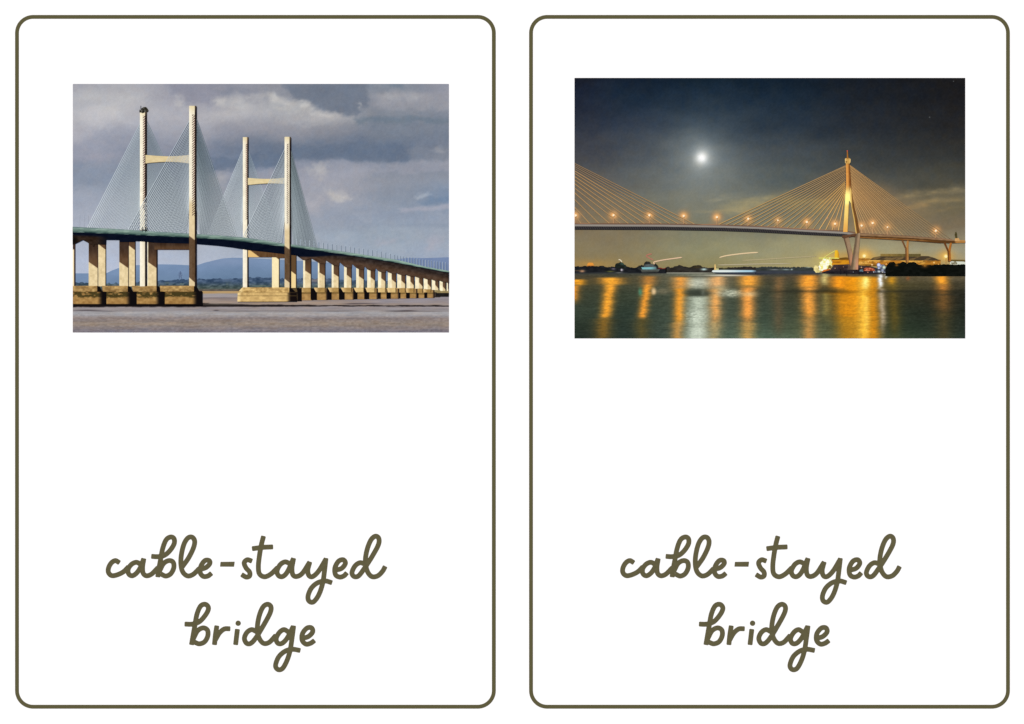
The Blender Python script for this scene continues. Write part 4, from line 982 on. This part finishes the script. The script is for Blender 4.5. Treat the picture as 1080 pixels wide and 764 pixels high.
def shaft(x, y):
    c = mix(rgb(x, (224,154,74)), (118,72,34), smooth(893.6, 896.2, x - .02 * (y - 180)))
    hot = smooth(194, 206, y) * (1 - .35 * smooth(215, 225, y))
    return mix(c, (255,238,150), .95 * hot * (1 - smooth(896.6, 898.6, x - .04 * (y - 200)))) + (6 * fbm(x, y, 1.6, 2, 3, 811))[:, None]
pyl = obj('pylon', area([(891.9,173),(895.9,173),(897.6,196),(898.6,206),(899.4,211),(897.2,214.6),(895.3,211.6),(894.9,220),(894.4,229),(893.6,245),(889.0,245),(890.5,222),(891.2,208),(892.2,194)],
    lambda x, y: mix(mix(mix(shaft(x, y), (250,216,120), smooth(214, 219, y)), (232,168,78), smooth(222, 246, y) * .9), (176,128,60), .6 * smooth(893.4, 895.2, x) * smooth(214, 218, y)) * 1.0 + (np.array([255,252,222]) - 220) * (1.0 * blob(x, y, 893.4, 209.5, 2.6, 6))[:, None], .35), 38, None, nb)
obj('leg', area([(896.4,198),(898.2,202),(899.6,211),(901.4,220),(903.8,231),(906.6,246),(902.4,246.6),(900.1,231),(897.9,219),(896.6,210)],
    lambda x, y: mix(rgb(x, (112,74,36)), (240,200,110), .95 * (1 - smooth(0, 1.5, x - interp(y, [(200,897),(219,897.9),(229,900),(246,902.6)])))) + (6 * fbm(x, y, 2, 3, 3, 813))[:, None], .35), 39.5, None, pyl)
def low_leg(pts, edge, seed, hot=None):
    def f(x, y):
        c = mix(rgb(x, (134,108,82)), (152,126,98), smooth(0, 3, x - interp(y, edge))) + (7 * fbm(x, y, 2, 4, 3, seed))[:, None]
        c = mix(c, (86,62,48), .9 * (1 - smooth(.3, 1.6, x - interp(y, edge))))
        if hot: c = mix(c, (214,140,100), .7 * blob(x, y, hot[0], hot[1], 3, 9))
        return c
    return obj('leg', area(pts, f, .35), 36, None, pyl)
low_leg([(888.8,249.4),(894.6,249),(897.8,262),(900.2,277),(899.6,282),(896,280),(892.6,263)], [(249,889),(263,892.6),(280,896.2)], 821, (898.6,276))
obj('leg', area([(902.4,245.6),(907,245.6),(906.4,256),(905.2,270),(904.8,284.6),(896.6,284.6),(898.6,272),(901,257)],
    lambda x, y: mix(mix(rgb(x, (106,88,68)), (160,134,104), smooth(1.2, 3.4, x - interp(y, [(246,902.4),(257,901),(272,898.6),(284,897)]))), (224,150,116), .65 * smooth(266, 282, y) * smooth(900.6, 904, x)) + (6 * fbm(x, y, 2, 4, 3, 823))[:, None], .35), 37.4, None, pyl)
obj('base', area([(893.6,284.8),(894.4,279.6),(899,278),(903,281.4),(903.4,284.8)], flat((92,76,66), 8, 2, 825), .4), 35, None, pyl)
obj('crosshead', area([(887.6,250.2),(888.4,248.4),(896,247.6),(902.6,246.6),(902.6,249),(895,250.4),(891,251.8)], flat((98,68,48), 8, 2, 827), .4), 40, None, pyl)
fin = obj('finial', area([(891,171.8),(890.9,168),(892.2,166.8),(895.2,166.8),(896.9,168.2),(896.7,171.6),(895.2,173.4),(892.4,173.4)], lambda x, y: mix(mix(rgb(x, (206,160,84)), (122,78,30), smooth(.0, .6, fbm(x, y, 1.5, 1.5, 2, 831))), (240,214,150), .7 * (np.abs(x - 893.9) > 2)), .3), 41, None, pyl)
sh = strip([(893.7,167),(893.5,161),(893.3,158.8)], np.array([1.6,1.2,.9]), lambda X, Y: mix(rgb(X, (158,104,44)), (214,80,76), 1 - smooth(158.9, 161, Y)))
obj('spire', sh, 40, None, pyl)

# V-shaped piers on the right
def vpier(la, ra, st, c1, c2, seed):
    p = obj('pier', area(st, lambda x, y: mix(rgb(x, c1), c2, smooth(st[0][0] + 1, st[0][0] + 2.6, x)) + (8 * fbm(x, y, 2, 3, 3, seed))[:, None], .35), 33, None, nb)
    obj('arm', area(la, flat(c1, 7, 2, seed + 1), .3), 32, None, p); obj('arm', area(ra, flat(c2, 7, 2, seed + 2), .3), 32.6, None, p)
vpier([(950.4,253.8),(952.4,253.8),(956,262.6),(954.6,263)], [(956.2,254.2),(958.2,254.2),(957.8,263),(955.4,262.6)], [(954.3,261.6),(957.9,261.6),(958.1,277),(954.9,277)], (112,76,46), (176,124,66), 841)
vpier([(994.8,256.2),(997,256.2),(1001,265.4),(999.2,266)], [(1001.6,256.4),(1003.7,256.4),(1002,266),(999.6,265.4)], [(998.9,264.4),(1002.1,264.4),(1002.9,276),(999.4,276)], (104,62,28), (172,106,42), 851)
gp = thing('gate_marker', 1008.4, 253.4, 32, 'small dark statue-like marker standing on the deck at far right', 'marker')
obj('plinth', area([(1006.6,254.6),(1007,251.6),(1010.8,251.4),(1012,253.4),(1012,254.8)], flat((206,160,102), 10, 2, 861), .35), 33, None, gp)
obj('figure', area([(1007.4,251.8),(1006.6,247.6),(1007.4,245),(1008.4,244.4),(1009,246.6),(1009.6,251.6)], flat((74,66,36), 8, 2, 863), .3), 32, None, gp)

# stay cables of the night bridge, one part each
def ncable(a, b, w, ca, cb, layer):
    p = [(a[0] + (b[0] - a[0]) * q, a[1] + (b[1] - a[1]) * q) for q in np.linspace(0, 1, 10)]
    q = np.linspace(0, 1, 10)[:, None]; cols = np.array(ca, float) * (1 - q) + np.array(cb, float) * q
    obj('stay_cable', strip(p, w, lambda X, Y: cols), layer, None, nb)
for k, (y0, xd) in enumerate([(172.6,733),(174.2,725),(176,716),(178,707),(180.4,698),(183,689),(186.4,680),(190,671),(194,663),(198.6,654.6),(203.6,643),(210.6,632),(218.6,622),(227,613)]):
    ncable((605.9, y0), (xd, float(interp(xd, NT))), .7 if k % 2 else .85, (176,138,92) if k > 3 else (138,114,86), (178,144,98), 26)
for k in range(19):
    f = k / 18
    xd = 757 + (884 - 757) * f ** .95; ya = 175 + 30 * f ** 1.2
    ncable((891.8 - .6 * f, ya), (xd, float(interp(xd, NT))), .68 if k % 3 else .85, (164,134,94) if f < .6 else (214,166,96), (190,156,98) if f < .8 else (226,180,112), 26)
for k in range(24):
    f = k / 23
    xd = 1003.4 + (909.5 - 1003.4) * f ** .95; ya = 174.6 + 34 * f ** 1.1
    ncable((896.2 + 2.4 * f, ya), (xd, float(interp(xd, NT))), .55 + .15 * f, (214,166,104) if k % 2 else (190,146,92), (146,126,96) if f < .5 else (182,150,106), 26)

# lamps along the deck
words = ['street lamp cut by the left edge of the night picture', 'street lamp on the deck, second from the left edge of the night picture', 'street lamp on the deck, third from the left edge of the night picture',
         'street lamp just left of where the left cables reach the deck', 'street lamp under the moon between the two cable fans', 'street lamp where the right cable fan begins, above the white boat', 'dim street lamp, fourth to the left of the lit tower',
         'street lamp, second to the left of the lit tower', 'street lamp nearest the lit tower on its left', 'street lamp nearest the lit tower on its right', 'higher brighter street lamp, second to the right of the lit tower', 'small street lamp, third to the right of the lit tower', 'street lamp at the far right end of the cables']
words[6] = 'dim street lamp, third to the left of the lit tower'
for (lx, ly), wd in zip(LAMPS, words):
    base = float(interp(lx, NT))
    t = thing('street_lamp', lx, base, 28, wd, 'street lamp', 'street lamps along the night bridge deck')
    obj('lamp_post', strip([(lx, base), (lx, ly)], .6, lambda X, Y: rgb(X, (196,152,108))), 28, None, t)
    r = .9 if wd.startswith(('dim', 'small')) else 1.25
    sh = disc(max(lx, NX0 + r), ly, r, (255,246,222), (255,222,170), n=16)
    obj('lamp_head', sh, 29, None, t)
